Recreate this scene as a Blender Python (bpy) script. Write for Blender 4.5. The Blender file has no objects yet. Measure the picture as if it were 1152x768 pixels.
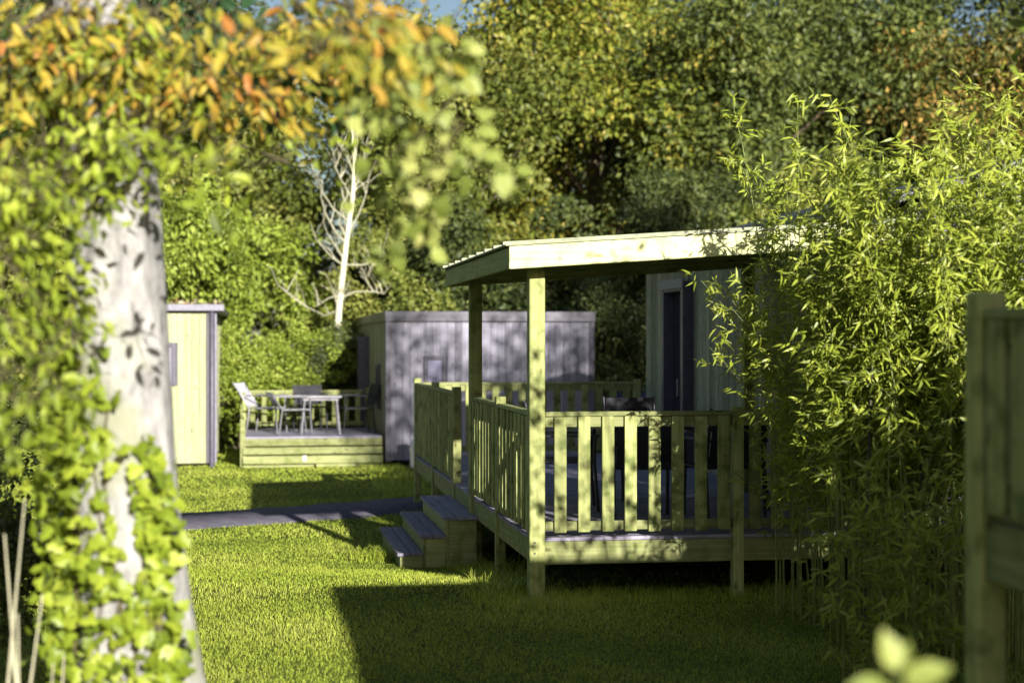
import bpy, math, random
import numpy as np
from mathutils import Vector, Matrix
R = math.radians
rng = np.random.default_rng(11)
random.seed(5)
scene = bpy.context.scene
COL = scene.collection

# ------------------------------------------------------------------ basics
EYE = 1.94
F = 1800.0                      # focal length in photo pixels (1152 wide)
TH = math.atan2(0.160, 0.987)   # the pitch is laid out on one skewed grid
U = Vector((math.cos(TH), math.sin(TH), 0)); D = Vector((-math.sin(TH), math.cos(TH), 0))

def P(px, py, y):
    return Vector(((px - 576) * y / F, y, EYE - (py - 384) * y / F))

def smooth(a, b, x):
    t = np.clip((x - a) / (b - a), 0, 1)
    return t * t * (3 - 2 * t)

def ground_z(x, y):
    x = np.asarray(x, float); y = np.asarray(y, float)
    return (-0.16 * smooth(12.6, 15.2, y) + 0.015 * np.sin(x * 0.9 + 1.3) * np.sin(y * 0.7)
            + 0.9 * smooth(30, 60, y))

def gz(x, y):
    return float(ground_z(x, y))

# ------------------------------------------------------------------ materials
def new_mat(name):
    m = bpy.data.materials.new(name); m.use_nodes = True
    nt = m.node_tree
    return m, nt, nt.nodes['Principled BSDF'], nt.nodes, nt.links

def ramp(nodes, stops):
    r = nodes.new('ShaderNodeValToRGB'); e = r.color_ramp.elements
    while len(e) < len(stops): e.new(0.5)
    for i, (p, c) in enumerate(stops):
        e[i].position = p; e[i].color = (*c, 1)
    return r

def leaf_mat(name, cols, rough=0.5, trans=0.2, tcol=None, spec=0.35):
    m, nt, b, N, L = new_mat(name)
    at = N.new('ShaderNodeAttribute'); at.attribute_name = 'tint'
    oi = N.new('ShaderNodeObjectInfo')
    k = len(cols)
    r = ramp(N, [(i / (k - 1), c) for i, c in enumerate(cols)])
    ad = N.new('ShaderNodeMath'); ad.operation = 'MULTIPLY_ADD'
    L.new(oi.outputs['Random'], ad.inputs[0]); ad.inputs[1].default_value = 0.14
    L.new(at.outputs['Fac'], ad.inputs[2])
    L.new(ad.outputs[0], r.inputs[0]); L.new(r.outputs[0], b.inputs['Base Color'])
    b.inputs['Roughness'].default_value = rough
    b.inputs['Specular IOR Level'].default_value = spec
    t = N.new('ShaderNodeBsdfTranslucent'); L.new(r.outputs[0], t.inputs[0])
    mx = N.new('ShaderNodeMixShader'); mx.inputs[0].default_value = trans
    L.new(b.outputs[0], mx.inputs[1]); L.new(t.outputs[0], mx.inputs[2])
    L.new(mx.outputs[0], N['Material Output'].inputs[0])
    return m

def wood_mat(name, c1, c2, axis='z', rough=0.7, knots=0.5, vary=0.35, moss=None, bump=0.25):
    m, nt, b, N, L = new_mat(name)
    tc = N.new('ShaderNodeTexCoord'); geo = N.new('ShaderNodeNewGeometry'); oi = N.new('ShaderNodeObjectInfo')
    ad = N.new('ShaderNodeMath'); ad.operation = 'ADD'
    L.new(geo.outputs['Random Per Island'], ad.inputs[0]); L.new(oi.outputs['Random'], ad.inputs[1])
    of = N.new('ShaderNodeMath'); of.operation = 'MULTIPLY'; of.inputs[1].default_value = 31.0
    L.new(ad.outputs[0], of.inputs[0])
    va = N.new('ShaderNodeVectorMath'); va.operation = 'ADD'
    L.new(tc.outputs['Object'], va.inputs[0]); L.new(of.outputs[0], va.inputs[1])
    mp = N.new('ShaderNodeMapping')
    s = {'x': (1.6, 40, 40), 'y': (40, 1.6, 40), 'z': (40, 40, 1.6)}[axis]
    mp.inputs['Scale'].default_value = s
    L.new(va.outputs[0], mp.inputs[0])
    n1 = N.new('ShaderNodeTexNoise'); n1.inputs['Scale'].default_value = 1.0; n1.inputs['Detail'].default_value = 5
    L.new(mp.outputs[0], n1.inputs['Vector'])
    n2 = N.new('ShaderNodeTexNoise'); n2.inputs['Scale'].default_value = 8.5; n2.inputs['Detail'].default_value = 3
    L.new(va.outputs[0], n2.inputs['Vector'])
    r1 = ramp(N, [(0.3, c2), (0.62, c1)]); L.new(n1.outputs['Fac'], r1.inputs[0])
    # blotchy weathering / algae
    mc = moss if moss else tuple(v * 0.6 for v in c2)
    r2 = ramp(N, [(0.47, (0, 0, 0)), (0.68, (1, 1, 1))]); L.new(n2.outputs['Fac'], r2.inputs[0])
    mk = N.new('ShaderNodeMath'); mk.operation = 'MULTIPLY'; mk.inputs[1].default_value = knots
    L.new(r2.outputs[0], mk.inputs[0])
    mx = N.new('ShaderNodeMixRGB'); L.new(mk.outputs[0], mx.inputs[0]); L.new(r1.outputs[0], mx.inputs[1]); mx.inputs[2].default_value = (*mc, 1)
    # knots
    mp3 = N.new('ShaderNodeMapping'); mp3.inputs['Scale'].default_value = {'x': (3, 7, 7), 'y': (7, 3, 7), 'z': (7, 7, 3)}[axis]
    L.new(va.outputs[0], mp3.inputs[0])
    vo = N.new('ShaderNodeTexVoronoi'); L.new(mp3.outputs[0], vo.inputs['Vector']); vo.inputs['Scale'].default_value = 1.0
    r3 = ramp(N, [(0.07, (0.35, 0.3, 0.22)), (0.13, (1, 1, 1))]); L.new(vo.outputs['Distance'], r3.inputs[0])
    mk3 = N.new('ShaderNodeMixRGB'); mk3.blend_type = 'MULTIPLY'; mk3.inputs[0].default_value = 0.8
    L.new(mx.outputs[0], mk3.inputs[1]); L.new(r3.outputs[0], mk3.inputs[2])
    # per board tone
    fr = N.new('ShaderNodeMath'); fr.operation = 'FRACT'; L.new(ad.outputs[0], fr.inputs[0])
    mr = N.new('ShaderNodeMapRange'); mr.inputs[3].default_value = 1 - vary; mr.inputs[4].default_value = 1 + vary * 0.4
    L.new(fr.outputs[0], mr.inputs[0])
    ml = N.new('ShaderNodeVectorMath'); ml.operation = 'SCALE'
    L.new(mk3.outputs[0], ml.inputs[0]); L.new(mr.outputs[0], ml.inputs['Scale'])
    L.new(ml.outputs[0], b.inputs['Base Color'])
    b.inputs['Roughness'].default_value = rough; b.inputs['Specular IOR Level'].default_value = 0.25
    bp = N.new('ShaderNodeBump'); bp.inputs['Strength'].default_value = bump; bp.inputs['Distance'].default_value = 0.004
    L.new(n1.outputs['Fac'], bp.inputs['Height']); L.new(bp.outputs[0], b.inputs['Normal'])
    return m

def plain_mat(name, c, rough=0.5, metal=0.0, noise=0.25, scale=12):
    m, nt, b, N, L = new_mat(name)
    n = N.new('ShaderNodeTexNoise'); n.inputs['Scale'].default_value = scale; n.inputs['Detail'].default_value = 4
    tc = N.new('ShaderNodeTexCoord'); L.new(tc.outputs['Object'], n.inputs['Vector'])
    r = ramp(N, [(0.3, tuple(v * (1 - noise) for v in c)), (0.7, tuple(min(1, v * (1 + noise * .5)) for v in c))])
    L.new(n.outputs['Fac'], r.inputs[0]); L.new(r.outputs[0], b.inputs['Base Color'])
    b.inputs['Roughness'].default_value = rough; b.inputs['Metallic'].default_value = metal
    return m

def ground_mat(name, stops, scale, bump=0.4, dist=0.03, scale2=None):
    m, nt, b, N, L = new_mat(name)
    tc = N.new('ShaderNodeTexCoord')
    n = N.new('ShaderNodeTexNoise'); n.inputs['Scale'].default_value = scale; n.inputs['Detail'].default_value = 8; n.inputs['Roughness'].default_value = 0.7
    L.new(tc.outputs['Object'], n.inputs['Vector'])
    r = ramp(N, stops); L.new(n.outputs['Fac'], r.inputs[0])
    L.new(r.outputs[0], b.inputs['Base Color'])
    b.inputs['Roughness'].default_value = 0.95; b.inputs['Specular IOR Level'].default_value = 0.1
    n2 = N.new('ShaderNodeTexNoise'); n2.inputs['Scale'].default_value = scale2 or scale * 6; n2.inputs['Detail'].default_value = 6
    L.new(tc.outputs['Object'], n2.inputs['Vector'])
    bp = N.new('ShaderNodeBump'); bp.inputs['Strength'].default_value = bump; bp.inputs['Distance'].default_value = dist
    L.new(n2.outputs['Fac'], bp.inputs['Height']); L.new(bp.outputs[0], b.inputs['Normal'])
    return m

def bark_mat(name, c1, c2, scale=9, stretch=0.25, bump=0.8, patch=None):
    m, nt, b, N, L = new_mat(name)
    tc = N.new('ShaderNodeTexCoord'); mp = N.new('ShaderNodeMapping'); mp.inputs['Scale'].default_value = (1, 1, stretch)
    L.new(tc.outputs['Object'], mp.inputs[0])
    n = N.new('ShaderNodeTexNoise'); n.inputs['Scale'].default_value = scale; n.inputs['Detail'].default_value = 9; n.inputs['Roughness'].default_value = 0.68
    L.new(mp.outputs[0], n.inputs['Vector'])
    r = ramp(N, [(0.34, c2), (0.62, c1)]); L.new(n.outputs['Fac'], r.inputs[0])
    out = r.outputs[0]
    if patch:
        n3 = N.new('ShaderNodeTexNoise'); n3.inputs['Scale'].default_value = 3.2; n3.inputs['Detail'].default_value = 6
        L.new(tc.outputs['Object'], n3.inputs['Vector'])
        r3 = ramp(N, [(0.52, (0, 0, 0)), (0.64, (.8, .8, .8))]); L.new(n3.outputs['Fac'], r3.inputs[0])
        mx = N.new('ShaderNodeMixRGB'); L.new(r3.outputs[0], mx.inputs[0]); L.new(out, mx.inputs[1]); mx.inputs[2].default_value = (*patch, 1)
        out = mx.outputs[0]
    L.new(out, b.inputs['Base Color']); b.inputs['Roughness'].default_value = 0.9; b.inputs['Specular IOR Level'].default_value = 0.15
    bp = N.new('ShaderNodeBump'); bp.inputs['Strength'].default_value = bump; bp.inputs['Distance'].default_value = 0.02
    L.new(n.outputs['Fac'], bp.inputs['Height']); L.new(bp.outputs[0], b.inputs['Normal'])
    return m

def glass_mat(name, c, rough=0.06):
    m, nt, b, N, L = new_mat(name)
    b.inputs['Base Color'].default_value = (*c, 1); b.inputs['Roughness'].default_value = rough
    b.inputs['Specular IOR Level'].default_value = 0.9
    return m

M = {}
M['post'] = wood_mat('treated_post_wood', (0.40, 0.42, 0.17), (0.27, 0.30, 0.10), 'z', moss=(0.10, 0.13, 0.03), knots=0.75)
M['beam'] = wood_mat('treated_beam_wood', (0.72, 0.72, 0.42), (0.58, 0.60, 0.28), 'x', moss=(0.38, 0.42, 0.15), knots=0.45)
M['beam_side'] = wood_mat('side_fascia_wood', (0.40, 0.42, 0.19), (0.28, 0.31, 0.11), 'y', moss=(0.2, 0.24, 0.06))  # darker tone than the front beam
M['board_x'] = wood_mat('treated_board_wood', (0.36, 0.38, 0.17), (0.24, 0.26, 0.10), 'x', moss=(0.15, 0.19, 0.04), knots=0.6)
M['board_y'] = wood_mat('treated_rail_wood', (0.36, 0.38, 0.17), (0.24, 0.26, 0.10), 'y', moss=(0.15, 0.19, 0.04), knots=0.6)
M['baluster'] = wood_mat('baluster_wood', (0.38, 0.40, 0.16), (0.25, 0.28, 0.09), 'z', moss=(0.09, 0.125, 0.025), knots=0.8)
M['floor'] = wood_mat('grey_decking', (0.33, 0.31, 0.40), (0.21, 0.195, 0.27), 'x', vary=0.3, knots=0.35)  # violet cast of the shade put into the decking colour
M['floor_y'] = wood_mat('grey_step_decking', (0.33, 0.31, 0.40), (0.21, 0.195, 0.27), 'y', vary=0.3, knots=0.35)  # step boards carry the same violet shade tint
M['clad_grey'] = wood_mat('shade_tinted_cladding', (0.36, 0.345, 0.435), (0.24, 0.225, 0.295), 'z', vary=0.4, knots=0.35, moss=(0.25, 0.24, 0.28))  # violet cast of the shade mixed into the grey boards
M['clad_larch'] = wood_mat('pale_larch_cladding', (0.46, 0.475, 0.31), (0.34, 0.36, 0.20), 'z', vary=0.3, knots=0.35, moss=(0.42, 0.45, 0.18))
M['clad_olive'] = wood_mat('olive_cladding', (0.44, 0.44, 0.3), (0.28, 0.28, 0.17), 'z', vary=0.4, knots=0.4)
M['trim'] = plain_mat('anthracite_trim', (0.095, 0.088, 0.128), 0.45)
M['trim_light'] = plain_mat('lavender_grey_trim', (0.22, 0.21, 0.28), 0.5)
M['roof'] = plain_mat('grey_roof_sheet', (0.20, 0.195, 0.23), 0.6, noise=0.35, scale=4)
M['felt'] = plain_mat('roof_sheet_green_grey', (0.3, 0.32, 0.22), 0.7, noise=0.4)
M['glass'] = glass_mat('sky_tinted_glass', (0.36, 0.34, 0.5))  # sky reflection put into the pane as a pale lavender base
M['glass_dark'] = glass_mat('dark_glass', (0.03, 0.03, 0.045))
M['black'] = plain_mat('dark_underside', (0.02, 0.02, 0.02), 0.9)
M['white'] = plain_mat('white_plastic', (0.72, 0.71, 0.76), 0.45, noise=0.12)
M['sling'] = plain_mat('pale_sling_fabric', (0.52, 0.51, 0.58), 0.85, noise=0.12)
M['sling_dark'] = plain_mat('black_sling_fabric', (0.022, 0.022, 0.032), 0.8)
M['alu'] = plain_mat('grey_metal_tube', (0.24, 0.235, 0.27), 0.35, metal=0.6)
M['alu_dark'] = plain_mat('dark_metal_tube', (0.04, 0.04, 0.055), 0.4, metal=0.4)
M['tabletop'] = plain_mat('pale_table_top', (0.44, 0.43, 0.48), 0.35, noise=0.15)
M['steel'] = plain_mat('screw_steel', (0.12, 0.11, 0.1), 0.4, metal=0.8)
M['gasw'] = plain_mat('white_bottle_paint', (0.74, 0.73, 0.78), 0.35, noise=0.15)
M['bark'] = bark_mat('pale_bark', (0.46, 0.45, 0.45), (0.17, 0.165, 0.165), 15, 0.4, 1.0, patch=(0.30, 0.31, 0.21))
M['bark_dark'] = bark_mat('brown_bark', (0.14, 0.115, 0.075), (0.05, 0.04, 0.03), 8)
M['birch'] = bark_mat('silver_bark', (0.74, 0.72, 0.55), (0.5, 0.49, 0.34), 7, 0.6, 0.3)
M['twig'] = plain_mat('dry_twig', (0.45, 0.43, 0.30), 0.8)
M['twig_dark'] = plain_mat('twig_brown', (0.1, 0.085, 0.04), 0.8)
M['culm'] = plain_mat('bamboo_culm', (0.22, 0.26, 0.06), 0.45, noise=0.4)
M['culm_dark'] = plain_mat('bamboo_culm_dark', (0.05, 0.05, 0.025), 0.5, noise=0.4)
M['stem'] = plain_mat('green_stem', (0.16, 0.2, 0.05), 0.6)
M['soil'] = ground_mat('lawn_soil', [(0.3, (0.045, 0.06, 0.012)), (0.6, (0.10, 0.13, 0.022)), (0.8, (0.14, 0.16, 0.035))], 1.4, scale2=28)
M['path'] = ground_mat('worn_tarmac', [(0.3, (0.075, 0.07, 0.095)), (0.55, (0.13, 0.12, 0.155)), (0.8, (0.2, 0.19, 0.22))], 9, 0.7, 0.02, 60)
GRASS = [(0.17, 0.23, 0.024), (0.32, 0.405, 0.045), (0.42, 0.48, 0.07), (0.48, 0.49, 0.15)]
M['grass'] = leaf_mat('grass_blades', GRASS, 0.6, 0.12, spec=0.2)
M['l_green'] = leaf_mat('leaf_mid_green', [(0.06, 0.08, 0.014), (0.135, 0.165, 0.026), (0.21, 0.235, 0.045), (0.31, 0.31, 0.08)])
M['l_dark'] = leaf_mat('leaf_dark_green', [(0.026, 0.04, 0.012), (0.055, 0.078, 0.02), (0.09, 0.118, 0.03), (0.14, 0.16, 0.045)])
M['l_blue'] = leaf_mat('leaf_blue_green', [(0.04, 0.06, 0.016), (0.085, 0.115, 0.026), (0.14, 0.17, 0.036), (0.22, 0.235, 0.055)])
M['l_gold'] = leaf_mat('leaf_turning_gold', [(0.06, 0.09, 0.015), (0.15, 0.19, 0.024), (0.29, 0.29, 0.04), (0.46, 0.36, 0.07)])
M['l_orange'] = leaf_mat('leaf_turning_orange', [(0.03, 0.05, 0.014), (0.09, 0.11, 0.022), (0.17, 0.15, 0.035), (0.50, 0.32, 0.08)])
M['l_lime'] = leaf_mat('leaf_lime', [(0.10, 0.14, 0.016), (0.18, 0.24, 0.026), (0.27, 0.34, 0.045), (0.36, 0.42, 0.08)])
M['l_maple'] = leaf_mat('maple_leaf_lime', [(0.06, 0.09, 0.012), (0.19, 0.25, 0.022), (0.32, 0.39, 0.035), (0.43, 0.48, 0.08)], trans=0.24)
M['l_maple_p'] = leaf_mat('maple_leaf_pale', [(0.08, 0.11, 0.02), (0.20, 0.25, 0.045), (0.32, 0.37, 0.09), (0.46, 0.45, 0.16)], trans=0.24)
M['l_maple_o'] = leaf_mat('maple_leaf_orange', [(0.05, 0.08, 0.02), (0.22, 0.24, 0.03), (0.46, 0.36, 0.045), (0.42, 0.17, 0.04)], trans=0.24)
M['l_maple_d'] = leaf_mat('maple_leaf_green', [(0.015, 0.05, 0.02), (0.03, 0.08, 0.03), (0.06, 0.13, 0.035), (0.13, 0.19, 0.04)], trans=0.3)
M['l_bamboo'] = leaf_mat('bamboo_leaf', [(0.14, 0.18, 0.02), (0.27, 0.33, 0.035), (0.38, 0.44, 0.06), (0.48, 0.50, 0.12)], rough=0.42, trans=0.24)
M['l_ivy'] = leaf_mat('ivy_leaf', [(0.10, 0.15, 0.015), (0.21, 0.28, 0.025), (0.33, 0.40, 0.04), (0.43, 0.48, 0.09)], rough=0.4, trans=0.25)
M['l_flower'] = leaf_mat('lilac_petals', [(0.10, 0.08, 0.22), (0.16, 0.13, 0.34), (0.24, 0.2, 0.46), (0.34, 0.3, 0.55)], rough=0.7)
M['l_dry'] = leaf_mat('fallen_leaf', [(0.2, 0.15, 0.07), (0.4, 0.35, 0.2), (0.5, 0.47, 0.3), (0.3, 0.2, 0.08)])

# ------------------------------------------------------------------ object helpers
def link(o, parent=None):
    COL.objects.link(o)
    if parent is not None: o.parent = parent
    return o

def thing(name, label, cat, loc=(0, 0, 0), rotz=0.0, group=None):
    o = bpy.data.objects.new(name, None); o.empty_display_size = 0.2
    COL.objects.link(o); o.location = loc; o.rotation_euler = (0, 0, rotz)
    tag(o, label, cat, group); return o

def tag(o, label=None, cat=None, group=None, kind=None):
    if label: o['label'] = label
    if cat: o['category'] = cat
    if group: o['group'] = group
    if kind: o['kind'] = kind
    return o

def dup(root, loc, rotz=None, label=None, scale=None):
    r = root.copy(); COL.objects.link(r); r.location = loc
    if rotz is not None: r.rotation_euler = (0, 0, rotz)
    if scale is not None: r.scale = scale
    if label: r['label'] = label
    for ch in list(root.children):
        c = ch.copy(); COL.objects.link(c); c.parent = r
        for g in ch.children:
            d = g.copy(); COL.objects.link(d); d.parent = c
    return r

class MB:
    def __init__(s): s.v = []; s.f = []; s.sm = []
    def add(s, verts, faces, smooth=False):
        o = len(s.v); s.v.extend([tuple(v) for v in verts])
        s.f.extend([tuple(o + i for i in f) for f in faces]); s.sm.extend([smooth] * len(faces)); return s
    def box(s, x0, x1, y0, y1, z0, z1):
        v = [(x0, y0, z0), (x1, y0, z0), (x1, y1, z0), (x0, y1, z0), (x0, y0, z1), (x1, y0, z1), (x1, y1, z1), (x0, y1, z1)]
        return s.add(v, [(0, 3, 2, 1), (4, 5, 6, 7), (0, 1, 5, 4), (1, 2, 6, 5), (2, 3, 7, 6), (3, 0, 4, 7)])
    def prism(s, pts, y0, y1):           # profile in xz, extruded along y
        n = len(pts)
        v = [(x, y0, z) for x, z in pts] + [(x, y1, z) for x, z in pts]
        f = [tuple(range(n)), tuple(reversed(range(n, 2 * n)))] + [(i, i + n, (i + 1) % n + n, (i + 1) % n) for i in range(n)]
        return s.add(v, f)
    def bar(s, a, b, w, h):              # beam from a to b, w across, h up
        a = Vector(a); b = Vector(b); d = (b - a).normalized()
        up = Vector((0, 0, 1)) if abs(d.z) < 0.95 else Vector((0, 1, 0))
        x = d.cross(up).normalized(); z = x.cross(d).normalized()
        v = []
        for p in (a, b):
            for (i, j) in ((-1, -1), (1, -1), (1, 1), (-1, 1)):
                v.append(p + x * i * w / 2 + z * j * h / 2)
        return s.add(v, [(0, 3, 2, 1), (4, 5, 6, 7), (0, 1, 5, 4), (1, 2, 6, 5), (2, 3, 7, 6), (3, 0, 4, 7)])
    def tube(s, pts, rad, n=8, cap=True):
        pts = [Vector(p) for p in pts]; k = len(pts)
        if not hasattr(rad, '__len__'): rad = [rad] * k
        ref = None; v = []
        for i, p in enumerate(pts):
            d = (pts[min(i + 1, k - 1)] - pts[max(i - 1, 0)])
            d = d.normalized() if d.length > 1e-9 else Vector((0, 0, 1))
            if ref is None: ref = Vector((1, 0, 0)) if abs(d.x) < 0.8 else Vector((0, 1, 0))
            x = (ref - d * ref.dot(d)).normalized(); ref = x; y = d.cross(x)
            for j in range(n):
                a = 2 * math.pi * j / n
                v.append(p + (x * math.cos(a) + y * math.sin(a)) * rad[i])
        f = [(i * n + j, i * n + (j + 1) % n, (i + 1) * n + (j + 1) % n, (i + 1) * n + j) for i in range(k - 1) for j in range(n)]
        s.add(v, f, True)
        if cap:
            s.add(v[:n], [tuple(reversed(range(n)))]); s.add(v[-n:], [tuple(range(n))])
        return s
    def lathe(s, prof, c=(0, 0, 0), n=20):
        v = []; 
        for r, z in prof:
            for j in range(n):
                a = 2 * math.pi * j / n; v.append((c[0] + r * math.cos(a), c[1] + r * math.sin(a), c[2] + z))
        k = len(prof)
        f = [(i * n + j, i * n + (j + 1) % n, (i + 1) * n + (j + 1) % n, (i + 1) * n + j) for i in range(k - 1) for j in range(n)]
        return s.add(v, f, True)
    def build(s, name, mat, parent=None, bevel=0.0, loc=None):
        me = bpy.data.meshes.new(name); me.from_pydata(s.v, [], s.f); me.update()
        me.polygons.foreach_set('use_smooth', s.sm)
        me.materials.append(mat)
        o = bpy.data.objects.new(name, me); link(o, parent)
        if loc is not None: o.location = loc
        if bevel > 0:
            b = o.modifiers.new('edge', 'BEVEL'); b.width = bevel; b.segments = 1; b.limit_method = 'ANGLE'
        return o

def copy_at(o, loc):
    c = o.copy(); COL.objects.link(c); c.location = loc; return c

# ---- foliage meshes: many leaf-sized faces, one mesh per crown
T_SIMPLE = (np.array([(0, 0, 0), (.42, .30, .07), (1, 0, -.06), (.42, -.30, .07)]), [(0, 2, 1), (0, 3, 2)])
T_OVATE = (np.array([(0, 0, 0), (.25, .24, .06), (.62, .22, .04), (1, 0, -.1), (.62, -.22, .04), (.25, -.24, .06), (.45, 0, 0)]),
           [(6, 1, 0), (6, 2, 1), (6, 3, 2), (6, 4, 3), (6, 5, 4), (6, 0, 5)])
T_BAMBOO = (np.array([(0, 0, 0), (.3, .085, .03), (.68, .06, -.05), (1, 0, -.2), (.68, -.06, -.05), (.3, -.085, .03)]),
            [(0, 5, 1), (1, 5, 4, 2), (2, 4, 3)])
_mo = [(-.05, 0), (-.12, .3), (.1, .22), (.08, .55), (.32, .3), (.45, .52), (.55, .22), (.75, .26), (.72, .1), (1, 0)]
_mo = _mo + [(x, -y) for x, y in reversed(_mo[1:-1])]
T_MAPLE = (np.array([(x, y, .10 * abs(y) - .18 * x * x) for x, y in _mo] + [(.3, 0, .03)]),
           [(len(_mo), (i + 1) % len(_mo), i) for i in range(len(_mo))])
_iv = [(0, 0), (-.12, .3), (.2, .5), (.38, .28), (.62, .36), (1, 0), (.62, -.36), (.38, -.28), (.2, -.5), (-.12, -.3)]
T_IVY = (np.array([(x, y, -.1 * abs(y)) for x, y in _iv] + [(.3, 0, .05)]), [(10, (i + 1) % 10, i) for i in range(10)])
T_BLADE = (np.array([(0, .5, 0), (0, -.5, 0), (.6, -.32, 0), (.6, .32, 0), (1, 0, 0)]), None)

def unit(a):
    return a / np.maximum(np.linalg.norm(a, axis=1, keepdims=True), 1e-9)

def leaf_mesh(name, pos, dirs, nrm, size, tint, tmpl, width=1.0):
    T, faces = tmpl; k = len(T); n = len(pos)
    a = unit(dirs); b = unit(np.cross(nrm, a)); c = np.cross(a, b)
    size = np.broadcast_to(np.asarray(size, float), (n,))
    V = (pos[:, None, :] + size[:, None, None] * (T[None, :, 0, None] * a[:, None, :] + width * T[None, :, 1, None] * b[:, None, :] + T[None, :, 2, None] * c[:, None, :]))
    V = V.reshape(-1, 3)
    loops = np.concatenate([np.array(f) for f in faces]); lens = np.array([len(f) for f in faces])
    LV = (loops[None, :] + (np.arange(n) * k)[:, None]).ravel()
    LT = np.tile(lens, n); LS = np.concatenate([[0], np.cumsum(LT)[:-1]])
    me = bpy.data.meshes.new(name)
    me.vertices.add(len(V)); me.vertices.foreach_set('co', V.ravel().astype(np.float32))
    me.loops.add(len(LV)); me.loops.foreach_set('vertex_index', LV.astype(np.int32))
    me.polygons.add(len(LT)); me.polygons.foreach_set('loop_start', LS.astype(np.int32))
    try: me.polygons.foreach_set('loop_total', LT.astype(np.int32))
    except Exception: pass
    me.polygons.foreach_set('use_smooth', np.zeros(len(LT), bool))
    at = me.attributes.new('tint', 'FLOAT', 'POINT'); at.data.foreach_set('value', np.repeat(np.clip(tint, 0, 1), k).astype(np.float32))
    me.update(calc_edges=True); me.validate()
    return me

def leaf_obj(name, mats, parent, *a, **kw):
    me = leaf_mesh(name, *a, **kw)
    me.materials.append(mats)
    o = bpy.data.objects.new(name, me); link(o, parent); return o

def clump_leaves(r, centers, radii, per, flat=0.75, droop=0.5, tint0=0.42, tvar=0.2, cvar=0.16):
    P_, D_, N_, T_ = [], [], [], []
    for c, rad in zip(centers, radii):
        k = max(6, int(per * r.uniform(.7, 1.3)))
        d = unit(r.normal(size=(k, 3)))
        rr = rad * (r.uniform(0.15, 1.0, k) ** 0.55) * (1 + 0.35 * r.normal(size=k) * (r.random(k) < .25))
        p = c + d * rr[:, None] * np.array([1, 1, flat])
        P_.append(p)
        N_.append(unit(d * 0.7 + np.array([0, 0, .45]) + 0.55 * r.normal(size=(k, 3))))
        D_.append(unit(d * 0.6 + np.array([0, 0, -droop]) + 0.7 * r.normal(size=(k, 3))))
        T_.append(tint0 + cvar * r.normal() + tvar * r.normal(size=k))
    return np.concatenate(P_), np.concatenate(D_), np.concatenate(N_), np.concatenate(T_)

def branchy_trunk(r, mb, h, rad, crown_base, centers, nl=10, wob=0.25):
    pts = []; k = 9
    for i in range(k):
        t = i / (k - 1)
        pts.append(Vector((wob * math.sin(2.1 * t * 2 + r.uniform(-.3, .3)) * t, wob * math.cos(1.7 * t * 2) * t - wob * t, h * t - 0.15)))
    rads = [rad * (1.35 if i == 0 else 1) * (1 - 0.88 * i / (k - 1)) for i in range(k)]
    mb.tube(pts, rads, 9)
    idx = r.choice(len(centers), min(nl, len(centers)), replace=False)
    for i in idx:
        c = Vector(centers[i]); t = min(0.93, max(crown_base * 0.8, (c.z - 0.25 * h) / h)); 
        q = t * (k - 1); a = pts[int(q)].lerp(pts[min(k - 1, int(q) + 1)], q - int(q))
        mid = a.lerp(c, .5) + Vector((r.uniform(-.2, .2), r.uniform(-.2, .2), r.uniform(0, .3)))
        rb = rad * (1 - .85 * t) * .55
        mb.tube([a, mid, c], [rb, rb * .6, rb * .2], 6)

def make_tree_data(seed, h, rx, base, nclump, per, leaf, clump_r, dens_low=0.0, trunk_r=None, tmpl=T_SIMPLE, nl=14):
    """returns (trunk mesh builder, leaf arrays) for a tree of height h with crown radius rx from base*h up"""
    r = np.random.default_rng(seed)
    cz = h * (base + 1) / 2; rz = h * (1 - base) / 2
    C = []
    # a handful of big boughs give the crown an uneven outline
    boughs = [np.array([0, 0, cz])]
    nb = 9
    for i in range(nb):
        a = i * 2.4 + r.uniform(-.4, .4); zz = r.uniform(-.75, .8)
        w = math.sqrt(max(0.1, 1 - zz * zz)) * r.uniform(.45, .78)
        boughs.append(np.array([rx * w * math.cos(a), rx * w * math.sin(a), cz + rz * zz]))
    boughs = np.array(boughs)
    for i in range(nclump):
        b = boughs[r.integers(len(boughs))]
        d = unit(r.normal(size=(1, 3)))[0] * np.array([rx * .42, rx * .42, rz * .34])
        C.append(b + d * r.uniform(.55, 1.05))
    C = np.array(C); C[:, 2] = np.maximum(C[:, 2], leaf)
    rad = r.uniform(.6, 1.3, nclump) * clump_r
    Pp, Dd, Nn, Tt = clump_leaves(r, C, rad, per)
    S = leaf * r.uniform(.65, 1.25, len(Pp))
    mb = MB(); branchy_trunk(r, mb, h * .78, trunk_r or (0.02 * h + .04), base, C, nl)
    return mb, (Pp, Dd, Nn, S, Tt), tmpl

_tree_cache = {}
def plant_tree(kind, name, label, cat, loc, leafmat, scale=1.0, rotz=0.0, group=None, bark='bark_dark', params=None):
    if kind not in _tree_cache:
        mb, arr, tm = make_tree_data(**params)
        me = leaf_mesh('crown', *arr, tm)
        me.materials.append(M['l_green'])
        o = mb.build('trunk', M[bark]); tme = o.data; bpy.data.objects.remove(o)
        _tree_cache[kind] = (tme, me)
    tme, me = _tree_cache[kind]
    z = gz(loc[0], loc[1])
    t = thing(name, label, cat, (loc[0], loc[1], z), rotz, group)
    t.scale = (scale,) * 3 if not hasattr(scale, '__len__') else scale
    a = bpy.data.objects.new('trunk', tme); link(a, t)
    b = bpy.data.objects.new('crown', me); link(b, t)
    b.material_slots[0].link = 'OBJECT'; b.material_slots[0].material = M[leafmat]
    return t

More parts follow.
